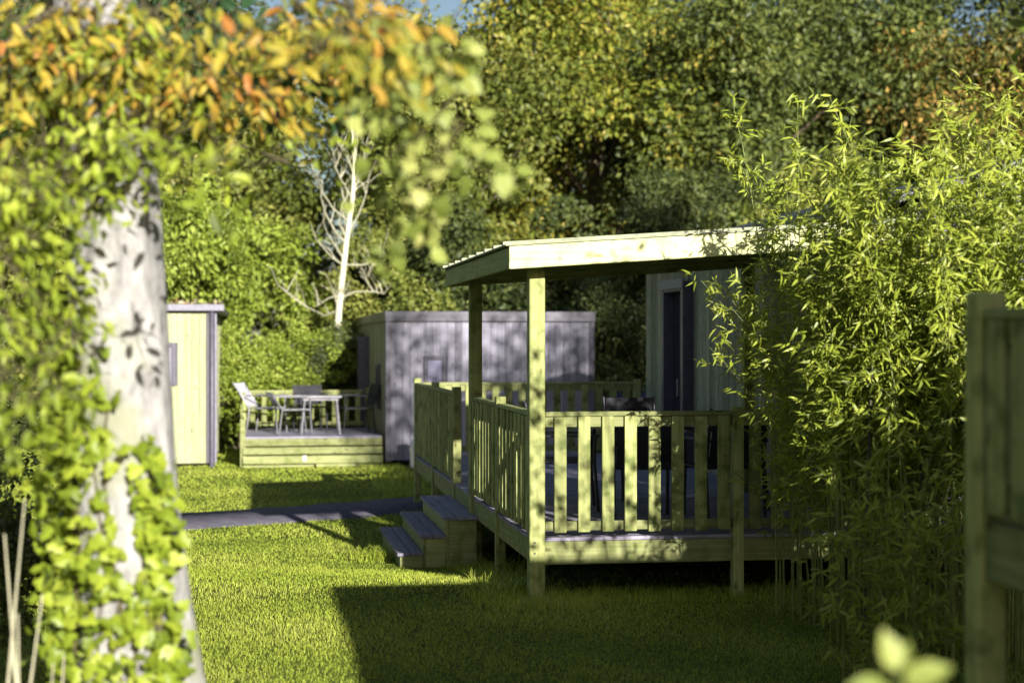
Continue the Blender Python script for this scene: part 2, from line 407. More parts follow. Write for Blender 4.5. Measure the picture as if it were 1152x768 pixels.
# ================================================================== WORLD, SUN, CAMERA
SUN_EL = R(18.0); SUN_TO = Vector((0.368, -0.930, 0)).normalized()
w = bpy.data.worlds.new('World'); scene.world = w; w.use_nodes = True
nt = w.node_tree; bg = nt.nodes['Background']
sky = nt.nodes.new('ShaderNodeTexSky'); sky.sky_type = 'NISHITA'; sky.sun_disc = False
sky.sun_elevation = SUN_EL; sky.sun_rotation = math.atan2(SUN_TO.x, SUN_TO.y)
nt.links.new(sky.outputs[0], bg.inputs[0]); bg.inputs[1].default_value = 0.05
sl = bpy.data.lights.new('sun', 'SUN'); sl.energy = 5.0; sl.angle = R(0.5); sl.color = (1.0, 0.95, 0.84)
so = bpy.data.objects.new('sun', sl); COL.objects.link(so)
sd = Vector((SUN_TO.x * math.cos(SUN_EL), SUN_TO.y * math.cos(SUN_EL), math.sin(SUN_EL)))
so.rotation_euler = (-sd).to_track_quat('-Z', 'Y').to_euler(); so.location = (6, -12, 12)

cam = bpy.data.cameras.new('camera'); cam.lens = F * 36.0 / 1152; cam.sensor_width = 36; cam.clip_end = 1500; cam.clip_start = 0.05
cam.dof.use_dof = True; cam.dof.focus_distance = 12.6; cam.dof.aperture_fstop = 1.55
co = bpy.data.objects.new('camera', cam); COL.objects.link(co); co.location = (0, 0, EYE); co.rotation_euler = (R(90), 0, 0)
scene.camera = co
scene.view_settings.view_transform = 'Standard'; scene.view_settings.look = 'None'
scene.view_settings.exposure = 1.0; scene.view_settings.gamma = 1
scene.view_settings.use_curve_mapping = False
scene.cycles.max_bounces = 6; scene.cycles.transparent_max_bounces = 6; scene.cycles.diffuse_bounces = 3
scene.cycles.use_denoising = True

# ================================================================== GROUND, PATH, GRASS
gx = np.unique(np.concatenate([np.linspace(-250, -14, 14), np.linspace(-14, 14, 85), np.linspace(14, 250, 14)]))
gy = np.unique(np.concatenate([np.linspace(-60, 0, 8), np.linspace(0, 34, 103), np.linspace(34, 400, 22)]))
X, Y = np.meshgrid(gx, gy); Z = ground_z(X, Y)
nx, ny = len(gx), len(gy)
gm = MB()
gm.add(np.stack([X.ravel(), Y.ravel(), Z.ravel()], 1), [(j * nx + i, j * nx + i + 1, (j + 1) * nx + i + 1, (j + 1) * nx + i) for j in range(ny - 1) for i in range(nx - 1)], True)
tag(gm.build('ground', M['soil']), kind='structure')

PATH = [(-14, 11.6), (-9.5, 14.6), (-6.5, 16.9), (-4.0, 18.6), (-1.3, 20.5), (1.6, 22.6), (5, 24.2), (12, 25.6)]
def catmull(p, n=10):
    p = [np.array(q, float) for q in p]; p = [2 * p[0] - p[1]] + p + [2 * p[-1] - p[-2]]; out = []
    for i in range(1, len(p) - 2):
        for k in range(n):
            t = k / n; a, b, c, d = p[i - 1:i + 3]
            out.append(.5 * ((2 * b) + (c - a) * t + (2 * a - 5 * b + 4 * c - d) * t * t + (3 * b - a - 3 * c + d) * t ** 3))
    out.append(p[-2]); return np.array(out)
pc = catmull(PATH, 12)
tn = np.gradient(pc, axis=0); tn = tn / np.linalg.norm(tn, axis=1, keepdims=True); nr = np.stack([-tn[:, 1], tn[:, 0]], 1)
pm = MB(); vv = []
HW = 0.80
for i in range(len(pc)):
    wob = 0.05 * math.sin(i * 1.7) + 0.03 * math.sin(i * 4.1)
    for k, (o, dz) in enumerate(((-HW - .04 + wob, -.05), (-HW + wob, .016), (0, .03), (HW + wob, .016), (HW + .04 + wob, -.05))):
        q = pc[i] + nr[i] * o; vv.append((q[0], q[1], gz(q[0], q[1]) + dz))
pm.add(vv, [(i * 5 + k, (i + 1) * 5 + k, (i + 1) * 5 + k + 1, i * 5 + k + 1) for i in range(len(pc) - 1) for k in range(4)], True)
tag(pm.build('path', M['path']), kind='structure')

def path_dist(x, y):
    d = np.full(len(x), 1e9)
    for q in pc: d = np.minimum(d, (x - q[0]) ** 2 + (y - q[1]) ** 2)
    return np.sqrt(d)

DECK = Vector((0.18, 12.0, 0.0))
def to_local(x, y, o=DECK):
    dx, dy = x - o.x, y - o.y
    return dx * U.x + dy * U.y, dx * D.x + dy * D.y
def W(s, t, z=0.0, o=DECK):
    v = o + U * s + D * t; return Vector((v.x, v.y, z))

BL = []
def scatter(x0, x1, y0, y1, dens, hmin, hmax, wd):
    n = int((x1 - x0) * (y1 - y0) * dens)
    x = rng.uniform(x0, x1, n); y = rng.uniform(y0, y1, n)
    k = np.abs(x) < 0.33 * y + 0.8
    x, y = x[k], y[k]
    pd = path_dist(x, y); s, t = to_local(x, y)
    under = (s > 0.15) & (s < 7) & (t > 0.3) & (t < 9)
    ok = (pd > 0.74 + 0.1 * rng.random(len(x))) & ~(under & (rng.random(len(x)) > 0.12))
    x, y, s, t = x[ok], y[ok], s[ok], t[ok]
    pat = 0.5 + 0.5 * np.sin(x * 1.9 + 1.2 * np.sin(y * 1.3)) * np.sin(y * 2.3 + x * .7)
    hh = rng.uniform(hmin, hmax, len(x)) * (0.75 + 0.5 * pat)
    edge = (np.abs(s - 0.0) < 0.35) & (t > -0.6) | ((np.abs(t) < 0.4) & (s > -0.5))
    hh = hh * np.where(edge, rng.uniform(1, 3.4, len(x)), 1)
    BL.append((x, y, hh, np.full(len(x), wd) * rng.uniform(.7, 1.3, len(x)), pat))
scatter(-5, 4.5, 7.5, 12, 4600, .014, .038, .0038)
scatter(-6.5, 3.5, 12, 17, 2700, .015, .038, .005)
scatter(-8, 3, 17, 23, 1200, .016, .038, .008)
scatter(-9.5, 3, 23, 31, 520, .02, .045, .012)
x, y, hh, wd, pat = [np.concatenate([b[i] for b in BL]) for i in range(5)]
n = len(x)
az = rng.uniform(0, 2 * np.pi, n); lean = rng.uniform(.1, .8, n)
base = np.stack([x, y, ground_z(x, y) - .005], 1)
dirv = unit(np.stack([np.cos(az) * lean, np.sin(az) * lean, np.ones(n)], 1))
side = unit(np.stack([-np.sin(az), np.cos(az), np.zeros(n)], 1) + .3 * rng.normal(size=(n, 3)))
bend = np.stack([np.cos(az), np.sin(az), -0.35 * np.ones(n)], 1) * (hh * lean * .6)[:, None]
V = np.empty((n, 5, 3))
V[:, 0] = base + side * wd[:, None] * .5; V[:, 1] = base - side * wd[:, None] * .5
m_ = base + dirv * (hh * .6)[:, None]
V[:, 2] = m_ - side * wd[:, None] * .36; V[:, 3] = m_ + side * wd[:, None] * .36
V[:, 4] = base + dirv * hh[:, None] + bend
me = bpy.data.meshes.new('grass'); me.vertices.add(n * 5); me.vertices.foreach_set('co', V.ravel().astype(np.float32))
lv = (np.array([0, 1, 2, 3, 3, 2, 4])[None, :] + (np.arange(n) * 5)[:, None]).ravel()
lt = np.tile([4, 3], n); ls = np.concatenate([[0], np.cumsum(lt)[:-1]])
me.loops.add(len(lv)); me.loops.foreach_set('vertex_index', lv.astype(np.int32))
me.polygons.add(len(lt)); me.polygons.foreach_set('loop_start', ls.astype(np.int32))
at = me.attributes.new('tint', 'FLOAT', 'POINT'); at.data.foreach_set('value', np.repeat(np.clip(.18 + .42 * pat + .16 * rng.normal(size=n), 0, 1), 5).astype(np.float32))
me.update(calc_edges=True); me.validate(); me.materials.append(M['grass'])
go = bpy.data.objects.new('grass', me); COL.objects.link(go)
tag(go, 'short yellow green lawn grass around the decks and path', 'grass', kind='stuff')

# ================================================================== RAILINGS
def railing(parent, a, b, z0, z1, mats=('board_x', 'baluster'), bw=0.093, step=0.182, thick=0.028, off=0.5, rail_w=0.07, low=0.05):
    """a railing run from a to b (local x,y) between deck level z0 and rail top z1; part > rails and each baluster"""
    a = Vector((a[0], a[1], 0)); b = Vector((b[0], b[1], 0)); L = (b - a).length; d = (b - a) / L
    rt = math.atan2(d.y, d.x)
    mid = MB().box(0, L, -0.019, 0.019, z1 - 0.115, z1 - 0.0365)
    r = mid.build('railing', M[mats[0]], parent, 0.004); r.location = (a.x, a.y, 0); r.rotation_euler = (0, 0, rt)
    MB().box(0.0, L, -rail_w / 2, rail_w / 2, z1 - 0.035, z1).build('top_rail', M[mats[0]], r, 0.005)
    MB().box(0.002, L - .002, -0.019, 0.019, z0 + low, z0 + low + 0.07).build('bottom_rail', M[mats[0]], r, 0.004)
    nB = max(1, int(round(L / step))) ; st = L / nB
    proto = MB().box(-bw / 2, bw / 2, -0.019 - thick - .002, -0.021, z0 + low - .012, z1 - 0.038).build('baluster', M[mats[1]], r, 0.004)
    proto.location = (st * off, 0, 0)
    for i in range(1, nB):
        x = st * (i + off)
        if x > L - bw / 2: break
        c = copy_at(proto, (x + random.uniform(-.004, .004), random.uniform(-.002, .002), random.uniform(-.004, .004)))
    return r

# ================================================================== MAIN DECK
dk = thing('wooden_deck', 'raised timber deck with flat board railings and purple grey floor under the slanted roof', 'deck', DECK, TH)
FZ = 0.47
S1 = 2.96; T1 = 8.75
fb = MB(); y0 = -0.02
while y0 < T1:
    fb.box(-0.03, S1, y0, y0 + 0.138, FZ - 0.028, FZ); y0 += 0.144
fb.build('deck_floor', M['floor'], dk, 0.003)
jo = MB()
for yj in np.arange(0.35, T1 - .2, 0.55): jo.box(0.05, S1 - .02, yj, yj + .045, FZ - .18, FZ - .031)
jo.build('floor_joists', M['board_x'], dk)
MB().box(0.062, S1, -0.012, 0.033, FZ - 0.205, FZ - 0.031).build('fascia_board', M['board_x'], dk, 0.004)
MB().box(-0.022, 0.022, 0.04, T1, FZ - 0.2, FZ - 0.031).build('fascia_board', M['board_y'], dk, 0.004)
MB().box(0.03, S1, T1 - .03, T1 + .012, FZ - 0.2, FZ - 0.031).build('fascia_board', M['board_x'], dk, 0.004)
RT = 1.413
def post(s, t, z1, z0=None, w_=0.085, mat='post', parent=dk):
    p = W(s, t); zb = (gz(p.x, p.y) - 0.06) if z0 is None else z0
    return MB().box(s - w_ / 2, s + w_ / 2, t - w_ / 2, t + w_ / 2, zb, z1).build('post', M[mat], parent, 0.006)
for (s, t) in ((0.0, 1.75), (0.0, 4.72), (0.0, 6.7), (0.0, T1 - .01), (1.56, -0.01), (2.88, 0.0), (1.5, T1 - .01), (2.9, T1 - .02)):
    post(s, t, RT + (0.055 if s == 0 else 0.03))
for (s, t) in ((1.5, 3.2), (1.5, 5.8)):
    post(s, t, FZ - .19)
railing(dk, (0.065, -0.005), (1.515, -0.005), FZ, RT, off=0.62)
railing(dk, (1.605, -0.005), (2.83, -0.005), FZ, RT)
railing(dk, (0.0, 1.70), (0.0, 0.07), FZ, RT, mats=('board_x', 'baluster'))
railing(dk, (0.0, 3.22), (0.0, 1.80), FZ, RT)
railing(dk, (0.0, 6.65), (0.0, 4.77), FZ, RT)
railing(dk, (0.0, 8.68), (0.0, 6.75), FZ, RT)
railing(dk, (0.06, T1), (1.45, T1), FZ, RT)
railing(dk, (1.55, T1), (2.85, T1), FZ, RT)

# steps against the gap in the side railing
st = thing('deck_steps', 'three purple grey wooden steps leading up through the gap in the deck railing', 'steps', W(-0.03, 3.0, gz(-.8, 15.0)), TH)
for i, (x0, x1, zt) in enumerate(((-.755, -.535, -.02), (-.54, -.32, .14), (-.325, -.02, .305))):
    x0 += .03; x1 += .03; zt -= st.location.z; y1_ = 2.08
    tb = MB(); mid_ = x0 + .105
    tb.box(x0 - .02, mid_ - .004, -0.02, y1_ + .02, zt - .032, zt); tb.box(mid_ + .004, x1 - .003, -0.02, y1_ + .02, zt - .032, zt)
    tb.build('tread', M['floor_y'], st, 0.004)
    MB().box(x0 + .008, x0 + .03, 0.01, y1_ - .01, -.08, zt - .034).build('riser', M['board_y'], st, 0.003)
    for yy in (0.0, y1_ - .04):
        MB().box(x0 + .032, x1 + (.0 if i < 2 else -.01), yy, yy + .04, -0.08, zt - .0345).build('side_board', M['board_x'], st, 0.003)

# pergola over the front of the deck
pg = thing('porch_roof', 'slanted timber porch roof on square posts with a bright pale front beam', 'porch roof', DECK, TH)
SL = 0.068
def rz(s): return 2.467 + SL * (s + 0.25)
A0, A1, B0, B1 = -0.25, 2.93, -0.3, 3.62
def slab(mb, s0, s1, t0, t1, o0, o1):
    v = []
    for t in (t0, t1):
        for s, o in ((s0, o0), (s1, o0), (s1, o1), (s0, o1)): v.append((s, t, rz(s) + o))
    mb.add(v, [(0, 1, 2, 3), (7, 6, 5, 4), (0, 4, 5, 1), (1, 5, 6, 2), (2, 6, 7, 3), (3, 7, 4, 0)])
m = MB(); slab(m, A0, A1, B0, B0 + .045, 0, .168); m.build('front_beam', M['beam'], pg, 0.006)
m = MB(); slab(m, A0, A1, B1 - .045, B1, 0, .168); m.build('back_beam', M['board_x'], pg, 0.005)
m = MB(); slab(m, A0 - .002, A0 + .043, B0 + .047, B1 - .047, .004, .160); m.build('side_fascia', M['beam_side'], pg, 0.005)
for tt in np.arange(0.3, 3.4, 0.62):
    m = MB(); slab(m, A0 + .045, A1, tt, tt + .045, .03, .135); m.build('rafter', M['board_x'], pg)
m = MB(); slab(m, A0 + .046, A1, B0 + .048, B1 - .048, .138, .152)
m.build('roof_lining', M['board_x'], pg)
m = MB(); slab(m, A0 - .03, A1 + .1, B0 - .012, B1 + .02, .170, .182)
for tt in np.arange(B0 + .1, B1, .47): slab(m, A0 - .032, A1 + .1, tt, tt + .07, .184, .208)
m.build('roof_sheet', M['felt'], pg)
scw = MB()
for s in (.13, 1.0, 1.12, 1.9, 2.3):
    z = rz(s) + random.uniform(.05, .11)
    scw.tube([(s, B0 - .006, z), (s, B0 + .006, z)], .013, 8)
scw.build('bolts', M['steel'], pg)
def pgpost(s, t, w_, zt):
    p = W(s, t); return MB().box(s - w_ / 2, s + w_ / 2, t - w_ / 2, t + w_ / 2, gz(p.x, p.y) - .06, zt).build('post', M['post'], pg, 0.007)
pgpost(0, 0, .118, rz(0) + .02); pgpost(0, 3.31, .118, rz(0) + .025); pgpost(2.7, 3.31, .11, rz(2.7) + .025)
scb = MB()
for z in (.36, .44): scb.tube([(-.02, -.058, z), (-.02, -.063, z)], .009, 8)
scb.build('bolts', M['steel'], pg)

# ================================================================== CABINS
def clad(mb, a, b, z0, z1, bw=0.125, gap=0.006, out=0.0, th=0.02, skip=()):
    """vertical boards on the line a-b, facing the right-hand side of a->b"""
    a = Vector((a[0], a[1], 0)); b = Vector((b[0], b[1], 0)); L = (b - a).length; d = (b - a) / L
    nrm = Vector((d.y, -d.x, 0)); n = max(1, int(L / bw)); w_ = L / n
    for i in range(n):
        s0 = i * w_ + gap / 2; s1 = (i + 1) * w_ - gap / 2; e = th + random.uniform(0, .006)
        segs = [(z0, z1)]
        for (h0, h1, zz0, zz1) in skip:
            if (s0 + s1) / 2 > h0 and (s0 + s1) / 2 < h1:
                segs = [(z0, zz0)] if zz0 > z0 + .02 else []
                if zz1 < z1 - .02: segs.append((zz1, z1))
        for (q0, q1) in segs:
            v = []
            for zz in (q0, q1):
                for (s, o) in ((s0, out), (s1, out), (s1, out + e), (s0, out + e)):
                    p = a + d * s + nrm * o; v.append((p.x, p.y, zz))
            mb.add(v, [(3, 2, 1, 0), (4, 5, 6, 7), (0, 1, 5, 4), (1, 2, 6, 5), (2, 3, 7, 6), (3, 0, 4, 7)])

def window(parent, a, d, n, w_, z0, z1, fr=0.07, glass='glass', fmat='trim', proud=.05):
    """window whose lower-left corner starts at a, runs along d, faces n (2D tuples)"""
    a = Vector((*a, 0)); d = Vector((*d, 0)); n = Vector((*n, 0))
    def bx(mb, s0, s1, q0, q1, o0, o1):
        v = []
        for zz in (q0, q1):
            for (s, o) in ((s0, o0), (s1, o0), (s1, o1), (s0, o1)):
                p = a + d * s + n * o; v.append((p.x, p.y, zz))
        mb.add(v, [(3, 2, 1, 0), (4, 5, 6, 7), (0, 1, 5, 4), (1, 2, 6, 5), (2, 3, 7, 6), (3, 0, 4, 7)])
    f = MB(); bx(f, 0, fr, z0, z1, -.02, proud); bx(f, w_ - fr, w_, z0, z1, -.02, proud)
    bx(f, fr, w_ - fr, z1 - fr, z1, -.02, proud - .003); bx(f, fr, w_ - fr, z0, z0 + fr, -.02, proud - .003)
    fo = f.build('window', M[fmat], parent, 0.004)
    g = MB(); bx(g, fr - .005, w_ - fr + .005, z0 + fr - .005, z1 - fr + .005, -.01, .008); g.build('pane', M[glass], fo)
    return fo

# --- grey cabin in the middle distance
MC = Vector((-2.09, 27.0, gz(-2, 27)))
mc = thing('holiday_cabin', 'silver grey flat roofed cabin in dappled shade behind the far railing', 'cabin', MC, TH)
CW, CL, CZ0, CZ1 = 3.5, 7.9, 0.1, 2.57
b = MB(); b.box(0.02, CW - .02, .02, CL - .02, CZ0, CZ1 - .02); b.build('core_wall', M['trim'], mc)
b = MB(); clad(b, (0, 0), (CW, 0), CZ0, CZ1 - .13, skip=[(.60, .98, 1.25, 1.84)]); b.build('front_wall', M['clad_grey'], mc)
b = MB(); clad(b, (0, CL), (0, 0), CZ0, CZ1 - .13, skip=[(5.9, 6.5, .9, 1.7), (2.0, 3.7, .3, 2.2)]); b.build('side_wall', M['clad_olive'], mc)  # olive boards stand for the sunlit tone of this wall
b = MB()
b.box(-.06, CW + .06, -.075, .03, CZ1 - .13, CZ1 + .04); b.box(-.06, .03, .03, CL, CZ1 - .13, CZ1 + .039)
b.build('roof_fascia', M['trim'], mc, .005)
b = MB(); b.box(-.03, CW + .03, .032, CL, CZ1 - .02, CZ1 + .02); b.build('roof', M['roof'], mc)
MB().box(-.045, .04, -.045, .0, CZ0 - .02, CZ1 - .132).build('corner_trim', M['trim'], mc, .004)
MB().box(-.046, -.003, .002, .14, CZ0 - .02, CZ1 - .132).build('corner_trim', M['trim_light'], mc, .004)
MB().box(CW - .04, CW + .05, -.045, .0, CZ0 - .02, CZ1 - .132).build('corner_trim', M['trim'], mc, .004)
window(mc, (.60, -.02), (1, 0), (0, -1), .38, 1.23, 1.86, glass='glass', fr=.065)
window(mc, (-.02, 2.0), (0, -1), (-1, 0), .6, .9, 1.7, glass='glass_dark')
dr = window(mc, (-.02, 6.0), (0, -1), (-1, 0), 1.8, .25, 2.2, glass='glass_dark', proud=.22); dr.name = 'door'
MB().box(.15, CW - .15, .15, CL - .2, -.14, CZ0).build('chassis', M['black'], mc)

# --- pale cabin on the left
LC = Vector((-5.02, 26.9, gz(-5, 26.9)))
lc = thing('holiday_cabin', 'pale sunlit larch cabin half hidden by the ivy trunk, grey roof edge and downpipe', 'cabin', LC, TH)
LW, LL, LZ0, LZ1 = 2.12, 8.5, 0.06, 2.60
MB().box(-LW + .02, -.02, .02, LL, LZ0, LZ1 - .02).build('core_wall', M['trim'], lc)
b = MB(); clad(b, (-LW, 0), (0, 0), LZ0, LZ1 - .02, bw=.115, skip=[(LW - 1.12, LW - .62, 1.36, 2.08)]); b.build('front_wall', M['clad_larch'], lc)
b = MB(); clad(b, (0, 0), (0, LL), LZ0, LZ1 - .02, bw=.115); b.build('side_wall', M['clad_larch'], lc)
window(lc, (-1.12, -.02), (1, 0), (0, -1), .5, 1.36, 2.08, fmat='trim', glass='glass')
MB().box(-LW - .1, .16, -.13, LL, LZ1, LZ1 + .10).build('roof', M['trim'], lc, .006)
MB().box(-LW - .1, .18, -.16, -.131, LZ1 + .012, LZ1 + .12).build('gutter', M['trim_light'], lc, .006)
dp = MB(); dp.tube([(-.02, -.12, LZ1), (-.02, -.09, LZ1 - .15), (-.02, -.09, .05), (-.02, -.16, -.03)], .045, 10); dp.build('downpipe', M['trim'], lc)
MB().box(.0215, .055, -.03, .09, LZ0, LZ1 - .003).build('corner_trim', M['trim_light'], lc, .004)
MB().box(-.11, .02, -.052, -.028, LZ0, LZ1 - .003).build('corner_trim', M['trim'], lc, .004)
MB().box(-LW + .1, -.15, .12, LL - .2, -.12, LZ0).build('chassis', M['black'], lc)
r = np.random.default_rng(3)
n = 160; pp = np.stack([r.uniform(-1.6, .1, n), r.uniform(-.12, 1.5, n), np.full(n, LZ1 + .13) + r.uniform(0, .05, n)], 1)
lf = leaf_obj('fallen_leaves', M['l_dry'], lc, pp, r.normal(size=(n, 3)) * np.array([1, 1, .4]), unit(np.array([0, 0, 1]) + .6 * r.normal(size=(n, 3))), r.uniform(.07, .13, n), r.random(n), T_OVATE)
tag(lf, kind='stuff')

# --- big cabin on the right, behind the porch
bc = thing('holiday_cabin', 'olive boarded cabin with dark framed door beside the porch, behind the bamboo', 'cabin', W(S1 + .02, 0, 0), TH)
BW, BT0, BT1, BZ0, BZ1 = 3.7, -0.1, 8.45, 0.35, 3.02
MB().box(.02, BW, BT0 + .02, BT1 - .02, BZ0, BZ1).build('core_wall', M['black'], bc)
b = MB(); clad(b, (0, BT1), (0, BT0), BZ0, BZ1 - .02, skip=[(BT1 - 7.2, BT1 - 6.2, .4, 2.62)]); b.build('side_wall', M['clad_olive'], bc)
b = MB(); clad(b, (0, BT0), (BW, BT0), BZ0, BZ1 - .02); b.build('front_wall', M['clad_grey'], bc)
b = MB(); b.prism([(-.25, BZ1 - .03), (BW / 2, BZ1 + .52), (BW + .25, BZ1 - .03), (BW + .25, BZ1 + .05), (BW / 2, BZ1 + .6), (-.25, BZ1 + .05)], BT0 - .25, BT1 + .12)
b.build('roof', M['roof'], bc)
b = MB(); b.prism([(.0, BZ1 - .005), (BW, BZ1 - .005), (BW / 2, BZ1 + .515)], BT0 + .0, BT0 + .06); b.build('gable', M['clad_grey'], bc)
dr = window(bc, (-.02, 7.2), (0, -1), (-1, 0), 1.0, .47, 2.64, fr=.11, glass='glass_dark', proud=.13); dr.name = 'door'
MB().box(-.16, -.155 + .03, 6.4, 6.43, 1.3, 1.5).build('handle', M['alu'], dr)
MB().box(-.175, -.152, 6.15, 7.25, 2.56, 2.68).build('door_canopy', M['trim_light'], bc, .004)
MB().box(.1, BW, .1, BT1 - .1, -.1, BZ0).build('chassis', M['black'], bc)

# ================================================================== DECK BY THE GREY CABIN
LD = Vector((-4.5, 26.75, gz(-4.5, 26.7)))
ld = thing('wooden_deck', 'small low timber deck with pale steps and railing beside the grey cabin door', 'deck', LD, TH)
FZ2 = .50; DW = 2.33; DD = 2.7
fb = MB(); y0 = .02
while y0 < DD: fb.box(0, DW, y0, y0 + .138, FZ2 - .028, FZ2); y0 += .144
fb.build('deck_floor', M['floor'], ld)
for i, (z0, z1) in enumerate(((FZ2 - .15, FZ2 - .03), (FZ2 - .29, FZ2 - .17), (FZ2 - .44, FZ2 - .31))):
    MB().box(.0, DW, -.03 - .05 * i, .0 - .05 * i, z0, z1).build('front_board', M['board_x'], ld, .005)
MB().box(.0, DW, -.18, .0, .0, .04).build('tread', M['board_x'], ld, .005)
MB().box(1.2, 1.85, -.42, -.19, .02, .07).build('tread', M['board_x'], ld, .005)
MB().box(-.028, 0, 0, DD, .03, FZ2 - .03).build('side_board', M['board_y'], ld)
for (s, t, zt) in ((.0, .02, .80), (.0, DD, 1.26), (1.2, DD + .02, 1.24), (2.28, DD, 1.24)):
    MB().box(s - .045, s + .045, t - .045, t + .045, -.05, zt).build('post', M['board_x'], ld, .005)
railing(ld, (.05, DD), (2.2, DD), FZ2, 1.20, mats=('board_x', 'baluster'), step=.21)
railing(ld, (.0, 2.65), (.0, 1.3), FZ2, 1.20, mats=('board_x', 'baluster'), step=.21)
MB().box(.99, 1.05, -.135, -.131, .10, .19).build('reflector', M['white'], ld)

# ================================================================== GARDEN FURNITURE
def chair(label, loc, rotz, fabric, frame, recline=0.18, high=0.95, group=None, lz=0.0):
    t = thing('garden_chair', label, 'chair', loc, rotz, group)
    sw = .50; sz = .43
    MB().box(-sw / 2 + .02, sw / 2 - .02, -.24, .22, sz - .012, sz + .012).build('seat', M[fabric], t, .006)
    bk = MB()
    tilt = recline
    v = []; 
    for i in range(6):
        f = i / 5; z = sz + .04 + f * (high - sz - .05); y = .24 + tilt * f + .03 * math.sin(f * 3.1)
        for s in (-1, 1): v += [(s * (sw / 2 - .02), y - .008, z), (s * (sw / 2 - .02), y + .008, z)]
    fc = []
    for i in range(5):
        o = i * 4; fc += [(o, o + 2, o + 6, o + 4), (o + 1, o + 5, o + 7, o + 3), (o, o + 4, o + 5, o + 1), (o + 2, o + 3, o + 7, o + 6)]
    fc += [(0, 1, 3, 2), (20, 22, 23, 21)]
    bk.add(v, fc, False); bk.build('backrest', M[fabric], t)
    for s in (-1, 1):
        x = s * (sw / 2)
        MB().tube([(x, .30, 0), (x, .245, sz), (x, .245 + tilt, high)], .014, 8).build('leg', M[frame], t)
        MB().tube([(x, -.27, 0), (x, -.235, sz), (x, -.24, .64)], .014, 8).build('leg', M[frame], t)
        MB().bar((x, -.28, .655), (x, .31, .655), .05, .022).build('armrest', M[frame], t, .005)
        MB().tube([(x, -.235, sz), (x, .245, sz)], .012, 8).build('seat_rail', M[frame], t)
    return t
def table(label, loc, rotz, w_, d_, h_, top='tabletop', frame='alu', leg_r=.018):
    t = thing('garden_table', label, 'table', loc, rotz)
    MB().box(-w_ / 2, w_ / 2, -d_ / 2, d_ / 2, h_ - .028, h_).build('table_top', M[top], t, .008)
    MB().box(-w_ / 2 + .06, w_ / 2 - .06, -d_ / 2 + .06, d_ / 2 - .06, h_ - .075, h_ - .031).build('apron', M[frame], t)
    for sx in (-1, 1):
        for sy in (-1, 1):
            MB().tube([(sx * (w_ / 2 - .09), sy * (d_ / 2 - .09), h_ - .03), (sx * (w_ / 2 - .03), sy * (d_ / 2 - .05), 0)], leg_r, 8).build('leg', M[frame], t)
    return t
def WL(s, t, z): 
    v = LD + U * s + D * t; return (v.x, v.y, LD.z + z)
chair('white sling chair with high back at left end of the far deck', WL(.42, 1.3, FZ2), TH + R(70), 'sling', 'alu', .3, .88)
chair('low pale armchair tucked against the left side of the far table', WL(.86, .75, FZ2), TH + R(100), 'alu', 'alu', .2, .74)
table('small grey metal table standing on the far deck', WL(1.32, .85, FZ2), TH, .72, .66, .66)
chair('dark backed chair behind the small grey table on the far deck', WL(1.18, 1.65, FZ2), TH + R(8), 'sling_dark', 'alu_dark', .12, .82)
chair('dark chair right of the small grey table by the cabin door', WL(1.95, 1.1, FZ2), TH + R(-80), 'sling_dark', 'alu_dark', .12, .86)
def WD(s, t, z=FZ): return tuple(W(s, t, z))
table('pale topped garden table behind the front railing of the main deck', WD(1.62, 2.0), TH, 1.5, .9, .76, frame='alu_dark')
chair('black chair at the left end of the pale topped table', WD(.62, 2.0), TH + R(82), 'sling_dark', 'alu_dark', .12, .94)
chair('black chair nearest the front railing, left of the pair facing the pale table', WD(1.10, 1.18), TH + R(180 - 8), 'sling_dark', 'alu_dark', .12, .92)
chair('black chair nearest the front railing, right of the pair and half behind bamboo', WD(1.80, 1.15), TH + R(180 + 5), 'sling_dark', 'alu_dark', .12, .92)
chair('black chair on the far side of the pale topped table', WD(1.5, 2.85), TH + R(4), 'sling_dark', 'alu_dark', .12, .94)

# gas bottle by the grey cabin
gp = P(466, 510, 24.8)
gb = thing('gas_bottle', 'white gas bottle standing on the grass beside the grey cabin corner', 'gas bottle', (gp.x, 26.2, gz(gp.x, 26.2)))
MB().lathe([(0, .02), (.13, .02), (.15, .05), (.155, .08), (.155, .40), (.14, .48), (.09, .53), (.05, .545), (0, .545)], n=20).build('cylinder', M['gasw'], gb)
MB().lathe([(.10, .52), (.10, .62), (.09, .62), (.09, .525)], n=16).build('collar', M['gasw'], gb)
hs = MB(); hs.tube([(0, 0, .56), (.05, .0, .66), (.12, .03, .60), (.18, .1, .42), (.22, .3, .35), (.22, .65, .35)], .012, 8); hs.build('hose', M['black'], gb)

# ================================================================== NEAR DECK ON THE RIGHT
ND = Vector((1.545, 5.22, 0))
nd = thing('wooden_deck', 'tall raised timber deck corner with wide baluster boards at the right edge', 'deck', ND, TH)
NF = 1.34; NT = 2.045
MB().box(-.05, .05, -.05, .05, -.05, 2.10).build('post', M['post'], nd, .008)
railing(nd, (2.4, .015), (.06, .015), NF, NT, mats=('board_x', 'baluster'), bw=.086, step=.134, low=.06, thick=.022, rail_w=.075, off=.6)
railing(nd, (.0, -.06), (.0, -3.4), NF, NT, mats=('board_x', 'baluster'), bw=.105, step=.165, low=.06, thick=.02)
MB().box(.052, 2.6, -.01, .035, NF - .17, NF + .04).build('fascia_board', M['board_x'], nd, .005)
MB().box(-.025, .02, -3.5, -.052, NF - .17, NF + .02).build('fascia_board', M['board_y'], nd, .005)
fb = MB(); y0 = -3.5
while y0 < -.15: fb.box(.022, 4.6, y0, y0 + .138, NF - .03, NF); y0 += .144
fb.build('deck_floor', M['floor'], nd)
